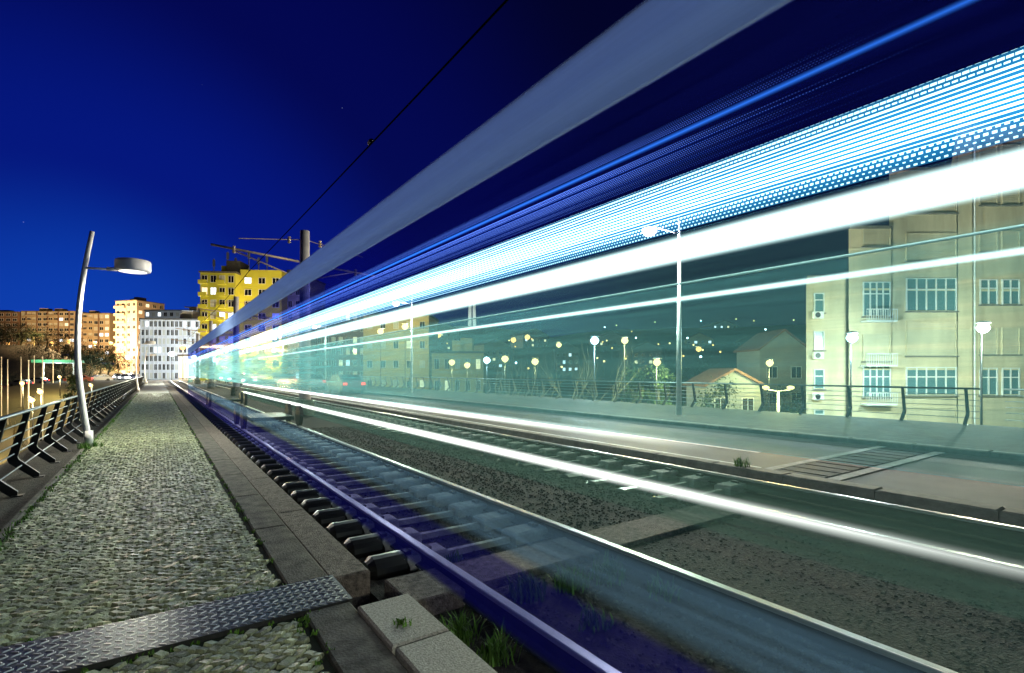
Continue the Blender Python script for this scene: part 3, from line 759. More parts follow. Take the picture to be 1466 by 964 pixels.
W_beige = mat('wall_beige', (0.42,0.33,0.22), 0.8, var=0.15, vscale=0.3)
W_brown = mat('wall_brown', (0.20,0.12,0.08), 0.8, var=0.2, vscale=0.3)
W_pink = mat('wall_pinkish', (0.48,0.38,0.31), 0.8, var=0.12, vscale=0.2)
W_white = mat('wall_white', (0.62,0.64,0.68), 0.8, var=0.12, vscale=0.3)
W_yellow = mat('wall_yellow', (0.52,0.48,0.045), 0.75, var=0.12, vscale=0.4)
W_lilac = mat('wall_lilac', (0.40,0.36,0.42), 0.8, var=0.15, vscale=0.4)
W_dark = mat('wall_dark', (0.12,0.08,0.08), 0.85, var=0.2, vscale=0.4)
W_ochre = mat('wall_ochre', (0.50,0.40,0.18), 0.8, var=0.15, vscale=0.3)
W_cream = mat('wall_cream', (0.66,0.55,0.36), 0.75, var=0.22, vscale=0.45, bump=0.15, stretch=(1.6,1.6,0.35))
W_grey = mat('wall_grey', (0.30,0.31,0.29), 0.8, var=0.15, vscale=0.4)

building('apartment_block', 'dark brown apartment block cut by the left picture edge', -60, 26, 447, 300, 8, 9, W_brown, lit=0.16, ww=0.6, wh=0.5, balcony=([(0,2),(4,6)], W_brown))
building('apartment_block', 'long beige apartment block with brown vertical strips on the left hill', 30, 107, 446, 300, 8, 10, W_beige, lit=0.12, ww=0.66, wh=0.5, balcony=([(1,3),(5,7)], W_beige), stripes=([1,3,5,7,9], W_brown))
building('apartment_block', 'narrower beige apartment block right beside the tower', 110, 157, 449, 304, 8, 6, W_beige, lit=0.12, ww=0.62, wh=0.5, stripes=([1,4], W_brown), balcony=([(1,3)], W_beige))
building('apartment_tower', 'pinkish apartment tower rising above the blocks on the left', 161, 200, 431, 270, 10, 4, W_pink, depth=16, lit=0.14, ww=0.5, wh=0.42, yaw=-0.25, side_bays=4, stripes=([2], W_pink), balcony=([(0,2)], W_pink))
building('office_building', 'white lattice fronted building at the end of the path', 205, 283, 458, 135, 7, 14, W_white, lit=0.05, ww=0.66, wh=0.64, base=-0.5, yaw=0.12, stripes=(list(range(15)), W_white), glass=M['glass_dark'], litmats=[M['lit_white']])
building('apartment_block', 'low blue white block behind the lattice fronted building', 207, 284, 445, 190, 9, 9, W_white, lit=0.2, ww=0.5, wh=0.5, base=-0.5, litmats=[M['lit_white']])
building('shop_row', 'low row of brightly lit shop windows below the yellow building', 256, 352, 510, 113, 1, 9, W_white, depth=6, lit=1.0, ww=0.84, wh=0.78, base=-0.3, litmats=[M['shop_white'], M['shop_warm'], M['shop_white']])
yb_, yw, yh, yz = building('yellow_building', 'bright yellow apartment building with antennas on its roof', 288, 336, 391, 105, 9, 4, W_yellow, depth=15, lit=0.22, ww=0.6, wh=0.55, base=-0.5, yaw=0.10, balcony=([(0,1),(2,3)], W_yellow), roofdetail=True)
q = MB(); q.box(yw/2+0.02, yw/2+8.4, 2.2, 15, 0, yh+1.2); q.build('wing', W_yellow, yb_)
wm = win_mesh(1.3, 1.2, M['glass_dark'], M['frame_white']); wl = win_mesh(1.3, 1.2, M['lit_white'], M['frame_white'])
for f in range(9):
    for k in range(3): inst('window', wl if (f*3+k) % 7 == 3 else wm, yb_, (yw/2+1.6+k*2.8, 2.197, 0.8+f*yh/9))
q = MB(); q.box(yw*0.05, yw*0.45, 3, 8, yh+0.353, yh+3.2); q.build('roof_house', M['conc_dark'], yb_)
for (xx, hh2) in ((-2.6,2.6),(0.2,4.2),(1.8,3.0),(4.5,4.4),(6.5,3.2),(8.2,3.8)):
    q = MB(); q.tube([(xx,4,yh+1.1),(xx,4,yh+1.1+hh2)], 0.09, 6); q.box(xx-0.2,xx+0.2,3.85,4.15,yh+hh2-0.5,yh+hh2+0.9); q.build('antenna', M['grey_metal'], yb_)
building('apartment_block', 'grey lilac apartment block right of the yellow building', 388, 432, 393, 112, 9, 4, W_lilac, depth=14, lit=0.12, base=-0.5)
building('apartment_block', 'dark brown block behind the tram, left of the second lamp post', 452, 534, 446, 120, 7, 8, W_dark, lit=0.15, base=-3)
building('warehouse', 'ochre floodlit plain building behind the second lamp post', 520, 614, 452, 95, 5, 5, W_ochre, lit=0.10, ww=0.35, wh=0.35, base=-6)
building('house', 'low yellow lit house right of the ochre building', 618, 692, 506, 85, 3, 5, W_ochre, lit=0.25, ww=0.4, wh=0.45, base=-6)

def gable_house(label, u0, u1, v_eave, v_ridge, d, wall, nwin=2, lit=0.2, yaw=0.0, group=None):
    c = at((u0+u1)/2, HZ, d); w = (u1-u0)/F*d; zb = min(terrain(c.x, c.y)-0.5, -2)if d < 100 else terrain(c.x, c.y)-0.8
    ze = max(H+(HZ-v_eave)/F*d - zb, 2.5); zr = max(H+(HZ-v_ridge)/F*d - zb, ze+1)
    t = thing('house', label, 'house', (c.x, c.y, zb), -TH+yaw, group)
    q = MB(); q.prism([(-w/2,0),(w/2,0),(w/2,ze),(0,zr),(-w/2,ze)], 'y', 0, w*1.1); q.build('wall', wall, t)
    q = MB()
    for s in (-1, 1): q.prism([(s*(w/2+0.3), ze-0.3*(zr-ze)/(w/2)+0.02),(0, zr+0.02),(0, zr+0.25),(s*(w/2+0.3), ze-0.3*(zr-ze)/(w/2)+0.25)], 'y', -0.3, w*1.1+0.3)
    q.build('roof', M['roof'], t)
    rr = random.Random(label); nf = max(1, int(ze/3.2))
    for f in range(nf):
        for k in range(nwin):
            g = rr.choice([M['lit_warm'], M['lit_white']]) if rr.random() < lit else M['glass_dark']
            inst('window', win_mesh(min(1.4, w/nwin*0.4), 1.3, g, M['frame_white']), t, (-w/2+w*(k+0.5)/nwin, -0.004, 1.2+f*3.1))
    return t
M['roof'] = mat('roof_tiles', (0.22,0.11,0.07), 0.8, var=0.4, vscale=3)
gable_house('pale gabled house behind the far railing, left of the cream building', 1012, 1090, 552, 531, 48, W_grey, 2, 0.0)
gable_house('grey gabled house higher up, touching the cream building outline', 1088, 1157, 500, 474, 62, W_grey, 2, 0.1)
hr = random.Random(5)
hw = [(W_grey,'grey'),(W_ochre,'ochre'),(W_white,'white'),(W_dark,'dark brown'),(W_pink,'pinkish')]
hl = [(640,470,'above the low yellow house'),(715,492,'left of the bare thicket'),(770,478,'high above the bare thicket'),(812,498,'left of the blue white lamp'),(880,482,'right of the blue white lamp'),(930,497,'behind the nearest tall lamp post, to its left'),(1003,484,'just right of the nearest tall lamp post'),(1040,466,'highest on the slope'),(1072,488,'above the pale gabled house')]
for i, (u, v, wh_) in enumerate(hl):
    d = 210 + (500-v)*5; w_, cn = hw[i % 5]
    gable_house('small %s hillside house %s' % (cn, wh_), u-17-hr.random()*8, u+17, v+2, v-7, d, w_, 4, 0.35, hr.uniform(-0.5, 0.5), 'houses on the hillside')

# cream building at the right
DC = 38.6; pm = DC/F
oc = at(1158, HZ, DC); cb = thing('cream_building', 'cream apartment building with stepped roofline and white windows at the right edge', 'building', (oc.x, oc.y, -6.2), -TH)
def X_(u): return (u-1158)*pm
def Z_(v): return H+6.2+(HZ-v)*pm
steps = [(1158,1215,398,0.35),(1215,1276,328,0.0),(1276,1373,243,0.22),(1373,1393,176,0.1),(1393,1720,176,0.45)]
for i, (a_, b_, vt, rec) in enumerate(steps):
    sk = 9.5
    q = MB(); q.prism([(X_(a_)+(0.002 if i else 0), rec), (X_(b_), rec), (X_(b_)+sk, 12+0.01*i), (X_(a_)+sk, 12+0.01*i)], 'z', 0, Z_(vt)); w_ = q.build('wall', W_cream, cb)
    q = MB(); q.prism([(X_(a_), rec-0.12), (X_(b_)-0.01, rec-0.12), (X_(b_)+sk, 12.1), (X_(a_)+sk, 12.1)], 'z', Z_(vt)+0.002, Z_(vt)+0.22); q.build('coping', M['kerb'], w_)
def wn(u0, u1, v0, v1, rec, kind, bars=2, transom=True):
    w = (u1-u0)*pm; h = (v1-v0)*pm
    q = MB(); q.cm = 0
    t = 0.07
    q.box(0, w, -0.02, -0.002, 0, h)
    q.cm = 1
    q.box(-t, 0, -0.10, -0.002, -t, h+t); q.box(w, w+t, -0.10, -0.002, -t, h+t); q.box(0, w, -0.10, -0.002, h, h+t)
    if kind == 'shutter':
        n = int(h/0.16)
        for k in range(n): q.box(0.02, w-0.02, -0.045, -0.02, k*h/n+0.012, (k+1)*h/n-0.012)
    else:
        for k in range(bars): x = w*(k+1)/(bars+1); q.box(x-0.045, x+0.045, -0.075, -0.02, 0, h)
        if transom: q.box(0, w, -0.07, -0.02, h*0.66-0.04, h*0.66+0.04)
    o = q.build('shutter' if kind == 'shutter' else 'window', [M['shutter'] if kind == 'shutter' else M['glass_teal'], W_cream if kind == 'shutter' else M['frame_white']], cb)
    o.location = (X_(u0), rec, Z_(v1))
    s = MB(); s.box(-0.15, w+0.15, -0.2, -0.002, -0.17, -0.072); s.build('sill', M['kerb'], o)
    return o
for (v0, v1) in ((420,446),(475,500),(530,556),(588,605)): wn(1170, 1182, v0, v1, 0.35, 'w', 0)
for (v0, v1, k) in ((325,352,'shutter'),(405,452,'w'),(480,516,'shutter'),(525,568,'w')): wn(1236, 1273, v0, v1, 0.0, k, 3)
for (v0, v1, k) in ((278,303,'shutter'),(334,372,'shutter'),(399,444,'w'),(461,508,'shutter'),(527,565,'w'),(585,615,'shutter')): wn(1301, 1371, v0, v1, 0.22, k, 4)
for ua in (1411, 1443, 1490, 1530):
    for (v0, v1, k) in ((205,228,'shutter'),(262,290,'shutter'),(330,358,'shutter'),(400,434,'w'),(470,506,'shutter'),(528,565,'w')): wn(ua, ua+23, v0, v1, 0.45, k, 1)
for vv in (462, 525, 580):
    q = MB(); n = 14
    q.box(0, (1275-1232)*pm, -0.7, -0.003, 0, 0.12); q.box(0, (1275-1232)*pm, -0.7, -0.66, 0.9, 0.96)
    for k in range(n): x = (1275-1232)*pm*k/(n-1); q.box(max(0,x-0.02), x+0.02, -0.69, -0.67, 0.12, 0.9)
    o = q.build('balcony', M['frame_white'], cb); o.location = (X_(1232), 0, Z_(vv))
for vv in (456, 514, 573):
    q = MB(); q.box(0, 0.72, -0.36, -0.06, 0, 0.52); o = q.build('air_conditioner', M['frame_white'], cb); o.location = (X_(1166), 0.35, Z_(vv))
    f = MB(); f.prism([(0.26+0.2*math.cos(2*math.pi*i/18), 0.26+0.2*math.sin(2*math.pi*i/18)) for i in range(18)], 'y', -0.38, -0.362); f.build('fan_grille', M['dark_metal'], o)
for vv in (350, 408, 465, 522, 580):
    for (a_, b_, vt, rec) in steps:
        if vv > vt+6:
            q = MB(); q.box(X_(a_)+0.01, X_(b_)-0.01, rec-0.04, rec-0.003, Z_(vv+8), Z_(vv+5)); q.build('floor_band', W_cream, cb)
q = MB(); q.tube([(X_(1394), -0.08, 0), (X_(1394), -0.08, Z_(180))], 0.06, 8); q.build('drainpipe', M['frame_white'], cb)

# ------------------------------------------------------------------ lamps in the valley and the streets beyond
LP = 7.0
def small_lamp(u, v, d, kind, power, label, group, size=0.22, ground=None):
    p = at(u, v, d); zb = terrain(p.x, p.y) - 0.2 if ground is None else ground
    t = thing('street_lamp', label, 'street lamp', (p.x, p.y, zb), -TH, group)
    h = p.z-zb
    m = MB(); m.tube([(0,0,0),(0,0,h*0.5),(0,0,h+0.15)], [0.08,0.06,0.04], 8); m.build('pole', M['dark_metal'] if d > 30 else M['grey_metal'], t, True)
    hd = MB(); hd.lathe((0,-0.12,h+size*0.9), [(size*1.1,0),(size*0.9,0.08),(0.0,0.14)], 12); ho = hd.build('lamp_head', M['grey_metal'], t)
    le = MB(); le.lathe((0,-0.12,h-size), [(0.02,0),(size*0.7,size*0.4),(size,size),(size*0.7,size*1.6),(0.02,size*1.85)], 12); le.build('lens', M['bulb_'+kind], ho, True)
    col = {'orange': (1,0.66,0.30), 'yellow': (1,0.74,0.30), 'white': (0.8,0.93,1), 'warm': (1,0.9,0.7)}[kind]
    if power: lamp((0,-0.5,h-0.1) if size < 0.5 else (0,size+0.5,h-0.4), power*LP, col, 0.3, t)
g = 'lamps in front of the left apartment blocks'
for (u, v, p, lab) in ((12,492,9000,'orange lamp before the dark brown block at the left edge'),(75,491,10000,'orange lamp before the long beige block, left one of the close pair'),(98,489,10000,'orange lamp before the long beige block, right one of the close pair'),(136,491,9000,'orange lamp before the narrower beige block'),(159,492,5000,'orange lamp at the foot of the apartment tower')):
    small_lamp(u, v, 240, 'orange', p*1.3, lab, g, 0.75)
g = 'white lamps in the hollow left of the railing'
for (u, v, d, lab) in ((33,549,62,'white lamp low in the hollow, leftmost'),(59,561,48,'white lamp in the hollow nearest the railing'),(47,573,44,'lowest white lamp in the hollow left of the railing'),(86,540,80,'white lamp in the hollow just left of the big bowed pole'),(131,552,75,'white lamp in the hollow just right of the big bowed pole')):
    small_lamp(u, v, d, 'yellow', 650, lab, g, 0.24)
g = 'lamps in the valley behind the far railing'
VL = [(647,519,70,'yellow',500,'yellow lamp before the low yellow house, left one'),(669,523,70,'yellow',500,'yellow lamp before the low yellow house, lower right one'),(697,516,66,'white',400,'white lamp at the left end of the bare thicket'),(723,514,62,'yellow',600,'yellow lamp among the left bare trees'),(766,518,62,'yellow',600,'yellow lamp in the middle of the bare trees'),(851,488,40,'white',900,'brilliant blue white lamp above the bare thicket'),(894,488,46,'yellow',700,'yellow lamp right of the brilliant blue white one'),(940,519,42,'yellow',700,'yellow lamp beside the leafy tree left of the tall pole'),(1101,520,46,'yellow',500,'small yellow lamp above the pale gabled house'),(1218,484,33,'white',800,'blue white lamp added for a reflection before the cream building'),(1405,470,31,'warm',1500,'yellow lamp added for a reflection before the cream building by the right edge')]  # last two posts are added for reflection blobs and light the cream facade
for a_ in VL: small_lamp(*a_, g, 0.33 if a_[2] < 50 else 0.45)
for (u, v, d, k_, p_, lab) in ((246,507,118,'white',2500,'lamp at the far end of the path, before the lattice fronted building'),(262,498,112,'orange',700,'orange lamp at the far junction, leftmost under the yellow building'),(279,512,108,'warm',900,'white lamp low at the far junction'),(292,502,115,'warm',900,'lamp at the foot of the yellow building'),(306,515,104,'white',700,'white lamp at the junction right of the yellow building foot'),(322,496,110,'orange',900,'orange lamp high at the junction behind the tram end'),(345,505,100,'yellow',900,'yellow lamp at the junction, right end of the cluster'),(372,498,104,'orange',800,'orange lamp behind the second mast'),(420,487,100,'yellow',900,'yellow lamp before the dark brown block'),(545,475,85,'yellow',250,'yellow lamp before the ochre building, left one'),(580,468,85,'yellow',250,'yellow lamp before the ochre building, right one'),(183,512,150,'white',1500,'white lamp over the cars in the left street')):
    small_lamp(u, v, d, k_, p_, lab, 'lamps around the far junction', 0.55)
# twin yellow lamp by the railing
p = at(1114, 558, 28); t = thing('street_lamp', 'low twin headed yellow lamp just behind the far railing', 'street lamp', (p.x, p.y, -6), -TH)
h = p.z+6
m = MB(); m.tube([(0,0,0),(0,0,h-0.1)], 0.07, 8); m.build('pole', M['kerb'], t, True)
m = MB(); m.tube([(-0.66,0,h),(0,0,h-0.1),(0.66,0,h)], 0.03, 6); m.build('arm', M['dark_metal'], t)
for s in (-1, 1):
    m = MB(); m.lathe((s*0.68,0,h-0.02), [(0.05,0),(0.18,0.08),(0.18,0.18),(0.05,0.24)], 12); m.build('lamp_head', M['bulb_yellow'], t, True)
lamp((0.0,-0.3,h+0.5), 2500, (1,0.78,0.32), 0.3, t)
lamp((0.68,-0.2,h+0.0), 2500, (1,0.74,0.25), 0.3, t)
hr = random.Random(11)
for k in range(64):
    u = hr.uniform(440, 1150); d = hr.uniform(180, 420); c = at(u, HZ, d); zz = terrain(c.x, c.y)+5.5
    v = HZ-(zz-H)/d*F
    small_lamp(u, v, d, hr.choice(['yellow','orange','white','orange','yellow']), 0, 'tiny lit street lamp far up the dark hillside', 'street lamps far up the hillside', 0.42)

for i, (u, v, k_, lab) in enumerate(((440,484,'orange','orange lamp on the slope above the dark brown block'),(470,497,'yellow','yellow lamp on the slope beside the third tall lamp post'),(505,503,'orange','orange lamp low on the slope before the ochre building'),(628,480,'orange','orange lamp on the slope above the low yellow house'),(664,489,'yellow','yellow lamp added for a reflection above the pair by the low house'),(735,487,'orange','orange lamp added for a reflection on the slope above the thicket, left one'),(755,483,'orange','orange lamp added for a reflection on the slope above the thicket, right one'),(800,494,'yellow','yellow lamp on the slope above the right half of the thicket'),(1000,500,'orange','orange lamp on the slope just right of the nearest tall post'),(1086,484,'orange','orange lamp beside the roof of the grey gabled house'))):
    small_lamp(u, v, 135, k_, 120, lab, 'orange and yellow lamps on the near slope, some in place of reflections', 0.75)  # warm lamps added to the slope, some in place of reflections
# white poles in the hollow at left
for i, (u, v0, v1, d) in enumerate(((2,512,545,70),(11,516,547,68),(30,512,543,75),(41,517,560,52),(49,510,540,85),(61,512,562,55),(76,508,540,85))):
    p = at(u, v0, d); zb = terrain(p.x, p.y)
    m = MB(); m.tube([(0,0,0),(0,0,p.z-zb)], [0.07,0.045], 8); m.lathe((0,0,p.z-zb), [(0.06,0),(0.07,0.06),(0.0,0.12)], 8)
    o = m.build('white_pole', M['white_paint'], None, True); o.location = (p.x, p.y, zb)
    tag(o, 'slim white pole standing in the hollow left of the path', 'pole', 'slim white poles in the hollow')

# ------------------------------------------------------------------ cars
def car(loc, rz, col, label, head=True):
    t = thing('parked_car', label, 'car', loc, rz, 'cars on the streets')
    pr = [(-2.1,0.28),(2.1,0.28),(2.15,0.55),(2.05,0.78),(1.15,0.92),(0.45,1.40),(-1.1,1.43),(-1.75,0.98),(-2.1,0.92),(-2.15,0.55)]
    m = MB(); m.prism(pr, 'x', -0.84, 0.84); m.build('body', mat('car_paint', col, 0.25, spec=0.6), t)
    m = MB()
    for s in (-1, 1): m.prism([(0.98,0.95),(0.42,1.34),(-1.05,1.36),(-1.5,0.98)], 'x', s*0.843, s*0.85)
    m.build('side_window', M['glass_dark'], t)
    m = MB(); m.quad((-0.7,1.13,0.955),(0.7,1.13,0.955),(0.62,0.50,1.395),(-0.62,0.50,1.395)); m.quad((-0.7,-1.73,1.02),(0.7,-1.73,1.02),(0.62,-1.15,1.41),(-0.62,-1.15,1.41)); m.build('windscreen', M['glass_dark'], t)
    for yy in (-1.3, 1.3):
        for s in (-1, 1):
            w = MB(); w.prism([(yy+0.31*math.cos(2*math.pi*i/16), 0.31+0.31*math.sin(2*math.pi*i/16)) for i in range(16)], 'x', s*0.70, s*0.86); w.build('wheel', M['rubber'], t)
    for s in (-1, 1):
        m = MB(); m.box(s*0.62-0.16, s*0.62+0.16, 2.10, 2.17, 0.58, 0.72); m.build('headlight', M['head'] if head else M['frame_white'], t)
        m = MB(); m.box(s*0.66-0.14, s*0.66+0.14, -2.18, -2.12, 0.68, 0.86); m.build('taillight', M['tail'], t)
# ------------------------------------------------------------------ trees
def bare_tree(p, h, seed, label, group, lean=0.0):
    rr = random.Random(seed); t = thing('bare_tree', label, 'tree', p, 0, group)
    trunk = MB(); crown = MB()
    def br(mb, a, dirn, L, r, lev):
        pts = [a]; rads = [r]; d = dirn.copy(); c = a.copy()
        for k in range(3):
            d = (d + Vector((rr.uniform(-1,1), rr.uniform(-1,1), rr.uniform(-0.2,0.6)))*0.17).normalized()
            c = c + d*L/3; pts.append(c.copy()); rads.append(r*(1-0.24*(k+1)))
        mb.tube(pts, rads, 6 if lev < 2 else 4, cap=False)
        if lev < 4:
            for q in range(3 if lev < 3 else 2):
                i = rr.choice([1,2,3,3]); nd = (d + Vector((rr.uniform(-1,1), rr.uniform(-1,1), rr.uniform(-0.1,0.8)))*0.75).normalized()
                br(crown, pts[i], nd, L*rr.uniform(0.55,0.8), rads[i]*0.62, lev+1)
    br(trunk, Vector((0,0,0)), Vector((lean,0,1)).normalized(), h*0.42, h*0.018, 0)
    trunk.build('trunk', M['bark'], t); crown.build('crown', M['bark'], t); return t
def leafy_tree(p, h, w, seed, label, group, leafm, shape='round', name='leafy_tree'):
    rr = random.Random(seed); t = thing(name, label, 'tree', p, 0, group)
    m = MB(); m.tube([(0,0,0),(0.05*w,0,h*0.35),(0,0.03*w,h*0.75)], [h*0.03,h*0.022,h*0.008], 8)
    for k in range(7):
        a_ = rr.uniform(0,6.28); z = h*rr.uniform(0.3,0.6); m.tube([(0,0,z),(w*0.28*math.cos(a_),w*0.28*math.sin(a_),z+h*0.16)], [h*0.012,h*0.004], 5)
    m.build('trunk', M['bark'], t)
    c = MB(); cl = []
    for k in range(26):
        a_ = rr.uniform(0,6.28); f = rr.uniform(0.3 if shape == 'round' else 0.08, 0.97)
        rad = w*0.5*(math.sin(math.pi*min(1, max(0.1, f)))**0.6 if shape == 'round' else (1-f)**0.6)*rr.uniform(0.3,1)
        cl.append((rad*math.cos(a_), rad*math.sin(a_), h*f, w*rr.uniform(0.10,0.2)))
    s = max(0.08, h*0.018)
    for (x, y, z, r) in cl:
        for k in range(85):
            v = Vector((rr.gauss(0,1), rr.gauss(0,1), rr.gauss(0,0.8)))*r*0.6
            a1 = Vector((rr.uniform(-1,1), rr.uniform(-1,1), rr.uniform(-1,1))).normalized(); a2 = a1.cross(Vector((rr.uniform(-1,1), rr.uniform(-1,1), rr.uniform(-1,1)))).normalized()
            o = Vector((x,y,z))+v; s2 = s*rr.uniform(0.6,1.4)
            c.quad(o-a1*s2, o+a2*s2*0.5, o+a1*s2, o-a2*s2*0.5)
    c.build('crown', leafm, t); return t
def ground_at(u, d):
    c = at(u, HZ, d); return Vector((c.x, c.y, terrain(c.x, c.y)-0.1))
hr = random.Random(21)
for i in range(16):
    u = 690 + i*15 + hr.uniform(-5,5); d = hr.uniform(44, 60)
    bare_tree(ground_at(u, d), hr.uniform(9, 13), i+50, 'bare branched tree in the thicket behind the far railing', 'bare trees of the thicket')
bare_tree(ground_at(46, 40), 5.0, 3, 'small bare tree beside the lowest white lamp in the hollow', None)
bare_tree(ground_at(20, 58), 5.0, 9, 'small bare tree at the left edge in the hollow', None)
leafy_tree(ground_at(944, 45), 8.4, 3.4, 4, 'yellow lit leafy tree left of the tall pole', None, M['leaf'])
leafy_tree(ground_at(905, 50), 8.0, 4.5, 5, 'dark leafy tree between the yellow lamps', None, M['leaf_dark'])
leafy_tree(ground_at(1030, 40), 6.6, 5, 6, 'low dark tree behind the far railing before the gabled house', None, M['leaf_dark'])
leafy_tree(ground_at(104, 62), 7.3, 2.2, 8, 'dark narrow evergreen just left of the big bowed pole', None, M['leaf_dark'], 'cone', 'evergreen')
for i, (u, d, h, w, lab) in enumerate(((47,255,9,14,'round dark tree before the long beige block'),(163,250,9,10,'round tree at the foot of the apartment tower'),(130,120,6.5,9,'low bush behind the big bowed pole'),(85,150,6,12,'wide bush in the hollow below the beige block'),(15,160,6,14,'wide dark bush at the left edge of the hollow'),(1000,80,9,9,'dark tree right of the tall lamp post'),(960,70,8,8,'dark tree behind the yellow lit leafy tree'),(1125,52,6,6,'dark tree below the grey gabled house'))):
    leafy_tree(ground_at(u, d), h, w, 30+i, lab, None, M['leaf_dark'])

hr = random.Random(77)
for i in range(20):
    u = -14+i*9.4+hr.uniform(-4,4); d = hr.uniform(185, 218)
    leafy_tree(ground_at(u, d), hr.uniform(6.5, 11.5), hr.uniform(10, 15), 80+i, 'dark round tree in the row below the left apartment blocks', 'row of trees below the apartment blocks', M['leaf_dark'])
p = ground_at(84, 125); t = thing('canopy', 'flat roofed green lit canopy in the hollow left of the big bowed pole', 'canopy', p, -TH+0.3)
m = MB(); m.cbox(-4, 4, -3, 3, 4.4, 5.1, 0.1); m.build('roof', mat('canopy_green', (0.10,0.42,0.20), 0.5, var=0.1), t)
for sx_ in (-3, 3):
    m = MB(); m.tube([(sx_,0,0),(sx_,0,4.4)], 0.15, 8); m.build('post', M['frame_white'], t)
m = MB(); m.box(-3.2,3.2,-0.3,0.3,4.33,4.395); m.build('light_panel', M['lit_white'], t); lamp((0,0,4.1), 2500, (0.8,1,0.85), 0.5, t); lamp((0,-6,6.5), 1500, (0.8,1,0.85), 0.5, t)
for i, (u, d) in enumerate(((8,120),(30,112),(52,118),(112,100),(142,105))):
    p = ground_at(u, d); car((p.x, p.y, p.z+0.1), -TH+1.2+0.3*i, random.choice([(0.45,0.45,0.45),(0.1,0.1,0.12),(0.3,0.06,0.05)]), ['parked car at the left end of the row in the hollow','second parked car from the left in the hollow','parked car left of the green canopy in the hollow','parked car behind the big bowed pole in the hollow','parked car between the big bowed pole and the second lamp post'][i], False)
# ------------------------------------------------------------------ monument on its hill
p = at(676, HZ, 900); zb = 78
m = MB(); n = 40
for i, (r, z) in enumerate(((420,-10),(260,30),(120,66),(50,zb),(0.1,zb))):
    for k in range(n): m.v.append((p.x+r*math.cos(2*math.pi*k/n), p.y+r*math.sin(2*math.pi*k/n), z))
for i in range(4):
    for k in range(n): m.f.append((i*n+k, i*n+(k+1) % n, (i+1)*n+(k+1) % n, (i+1)*n+k)); m.mi.append(0)
structure(m.build('hill', M['earth'], smooth=True))
t = thing('monument', 'white floodlit twin pillar monument on the far hill', 'monument', (p.x, p.y, zb), -TH)
ztop = H+(HZ-426)/F*900-zb
for s in (-1, 1):
    m = MB(); x0, x1 = sorted((s*1.0, s*7.5)); xa, xb = sorted((s*1.2, s*5.5))
    n = len(m.v); m.v += [(x0,-4,0),(x1,-4,0),(x1,4,0),(x0,4,0),(xa,-3,ztop-4),(xb,-3,ztop-4),(xb,3,ztop-4),(xa,3,ztop-4)]
    for q_ in ((0,1,5,4),(1,2,6,5),(2,3,7,6),(3,0,4,7),(4,5,6,7)): m.f.append(q_); m.mi.append(0)
    m.build('pillar', M['frame_white'], t)
m = MB(); m.box(-7,7,-4,4,ztop-3.99,ztop); m.build('top_slab', M['frame_white'], t)
lamp((0,-45,15), 60000, (1,0.97,0.9), 1, t, name='floodlight')

zr = -0.05
car((11.7, 39, zr), 0, (0.10,0.10,0.11), 'dark car with red tail lights on the road, nearest to the viewer')
car((11.8, 50, zr), 0, (0.35,0.35,0.36), 'silver car with red tail lights ahead of the dark one')
car((11.8, 62, zr), 0, (0.30,0.04,0.04), 'red car farther along the road')
car((9.0, 70, zr), math.pi, (0.5,0.5,0.5), 'pale oncoming car with white headlights far down the road')
car((9.0, 84, zr), math.pi, (0.06,0.08,0.14), 'dark blue oncoming car with white headlights far down the road')
car((9.1, 97, zr), math.pi, (0.4,0.4,0.38), 'grey oncoming car at the far end of the road')
for i, (u, d) in enumerate(((172,130),(180,122),(187,140),(178,155),(192,118),(168,165))):
    p = ground_at(u, d); car((p.x, p.y, p.z+0.1), -TH+math.pi+0.35+0.05*i, random.choice([(0.4,0.4,0.4),(0.08,0.08,0.1),(0.3,0.3,0.32)]), ['silver car with headlights on in the street left of the path, lowest','car with bright headlights in the left street, second in the queue','car with headlights on in the left street, middle of the queue','car with headlights on in the left street, far one of the queue','car with headlights closest to the second bowed lamp post','car with headlights at the back of the queue'][i])

# ------------------------------------------------------------------ grass and weeds
rr = random.Random(9)
def tuft(mb, x, y, z, n, h, spread):
    for k in range(n):
        a_ = rr.uniform(0,6.28); r = rr.uniform(0,spread); px, py = x+r*math.cos(a_), y+r*math.sin(a_)
        b_ = rr.uniform(0,6.28); L = h*rr.uniform(0.5,1.1); le = L*rr.uniform(0.2,0.8); w = 0.004+0.004*rr.random()
        dx, dy = math.cos(b_), math.sin(b_)
        p0 = Vector((px-dy*w,py+dx*w,z)); p1 = Vector((px+dy*w,py-dx*w,z)); q0 = Vector((px+dx*le*0.4-dy*w*.8,py+dy*le*0.4+dx*w*.8,z+L*0.65)); q1 = Vector((px+dx*le*0.4+dy*w*.8,py+dy*le*0.4-dx*w*.8,z+L*0.65)); tp = Vector((px+dx*le,py+dy*le,z+L))
        n0 = len(mb.v); mb.v += [tuple(p0),tuple(p1),tuple(q1),tuple(q0),tuple(tp)]; mb.f += [(n0,n0+1,n0+2,n0+3),(n0+3,n0+2,n0+4)]; mb.mi += [0,0]
m = MB(); y = 4.6
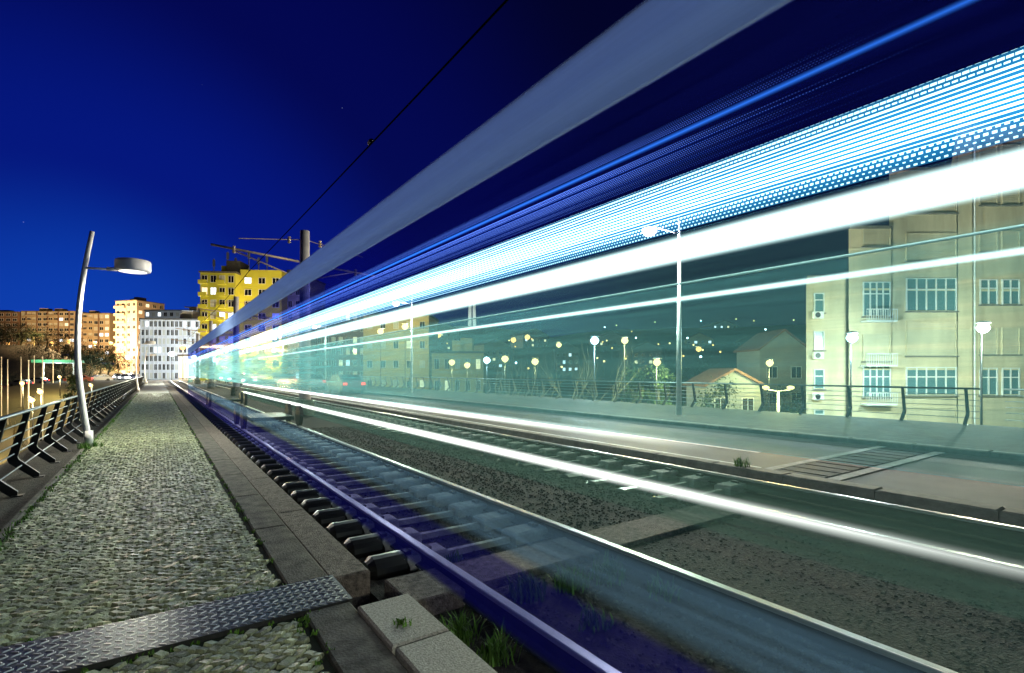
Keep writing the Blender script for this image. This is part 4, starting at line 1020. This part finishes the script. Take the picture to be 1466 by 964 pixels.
while y < 45:
    if rr.random() < 0.75: tuft(m, -1.18+rr.uniform(-0.03,0.05), y, -0.01, rr.randint(3,16), 0.03+0.05*rr.random()**2, 0.06)
    if rr.random() < 0.25: tuft(m, 0.775, y, -0.01, 8, 0.035, 0.03)
    y += 0.07 + 0.02*rr.random()*max(1,y/6)
for k in range(60):
    tuft(m, rr.gauss(0.35,0.15) if k < 30 else rr.uniform(-1.1,0.7), rr.gauss(5.6,0.5) if k < 30 else rr.uniform(3,12), -0.02, 5, 0.025, 0.04)
for k in range(26): tuft(m, rr.uniform(0.7,0.8), rr.uniform(2.4,3.45), -0.01, 6, 0.03, 0.03)
for k in range(50): tuft(m, rr.uniform(-1.1,1.0), rr.choice([3.47,4.03])+rr.uniform(-.02,.02), -0.015, 5, 0.03, 0.03)
for k in range(20): tuft(m, -1.16+rr.gauss(0,0.1), 13.7+rr.gauss(0,0.15), 0, 12, 0.12, 0.05)
tag(m.build('grass', M['grass']), 'thin green grass and moss growing in the cracks along the path edge', 'grass', kind='stuff')
weeds = [(1.22,2.92,0.036,40,0.035,'moss tuft on the pale granite kerb slab'),(1.62,2.95,-0.19,150,0.16,'leafy weed clump in the dark gap left of the near rail'),(1.70,2.62,-0.19,110,0.15,'second weed clump in the gap by the near rail, closer to the viewer'),(2.25,3.05,-0.10,190,0.16,'grass clump just inside the near rail beyond the slab'),(2.62,2.98,-0.10,170,0.15,'grass clump in the middle between the rails'),(2.95,2.92,-0.10,190,0.18,'bright grass clump between the rails near the far rail'),(3.1,2.5,-0.10,80,0.11,'grass clump close to the far rail, nearer the viewer'),(2.35,2.45,-0.10,70,0.10,'small weed clump inside the near rail, lower in the picture'),(2.2,4.15,-0.19,40,0.12,'small weed behind the slab between the rails'),(7.85,4.75,0.02,70,0.16,'small green plant growing on the road kerb by the joint')]
for (x, y, z, n, h, lab) in weeds:
    m = MB(); tuft(m, 0, 0, 0, n, h, 0.14 if h > 0.05 else 0.06); o = m.build('weed_clump', M['grass']); o.location = (x, y, z); tag(o, lab, 'weed', 'weeds by the track')
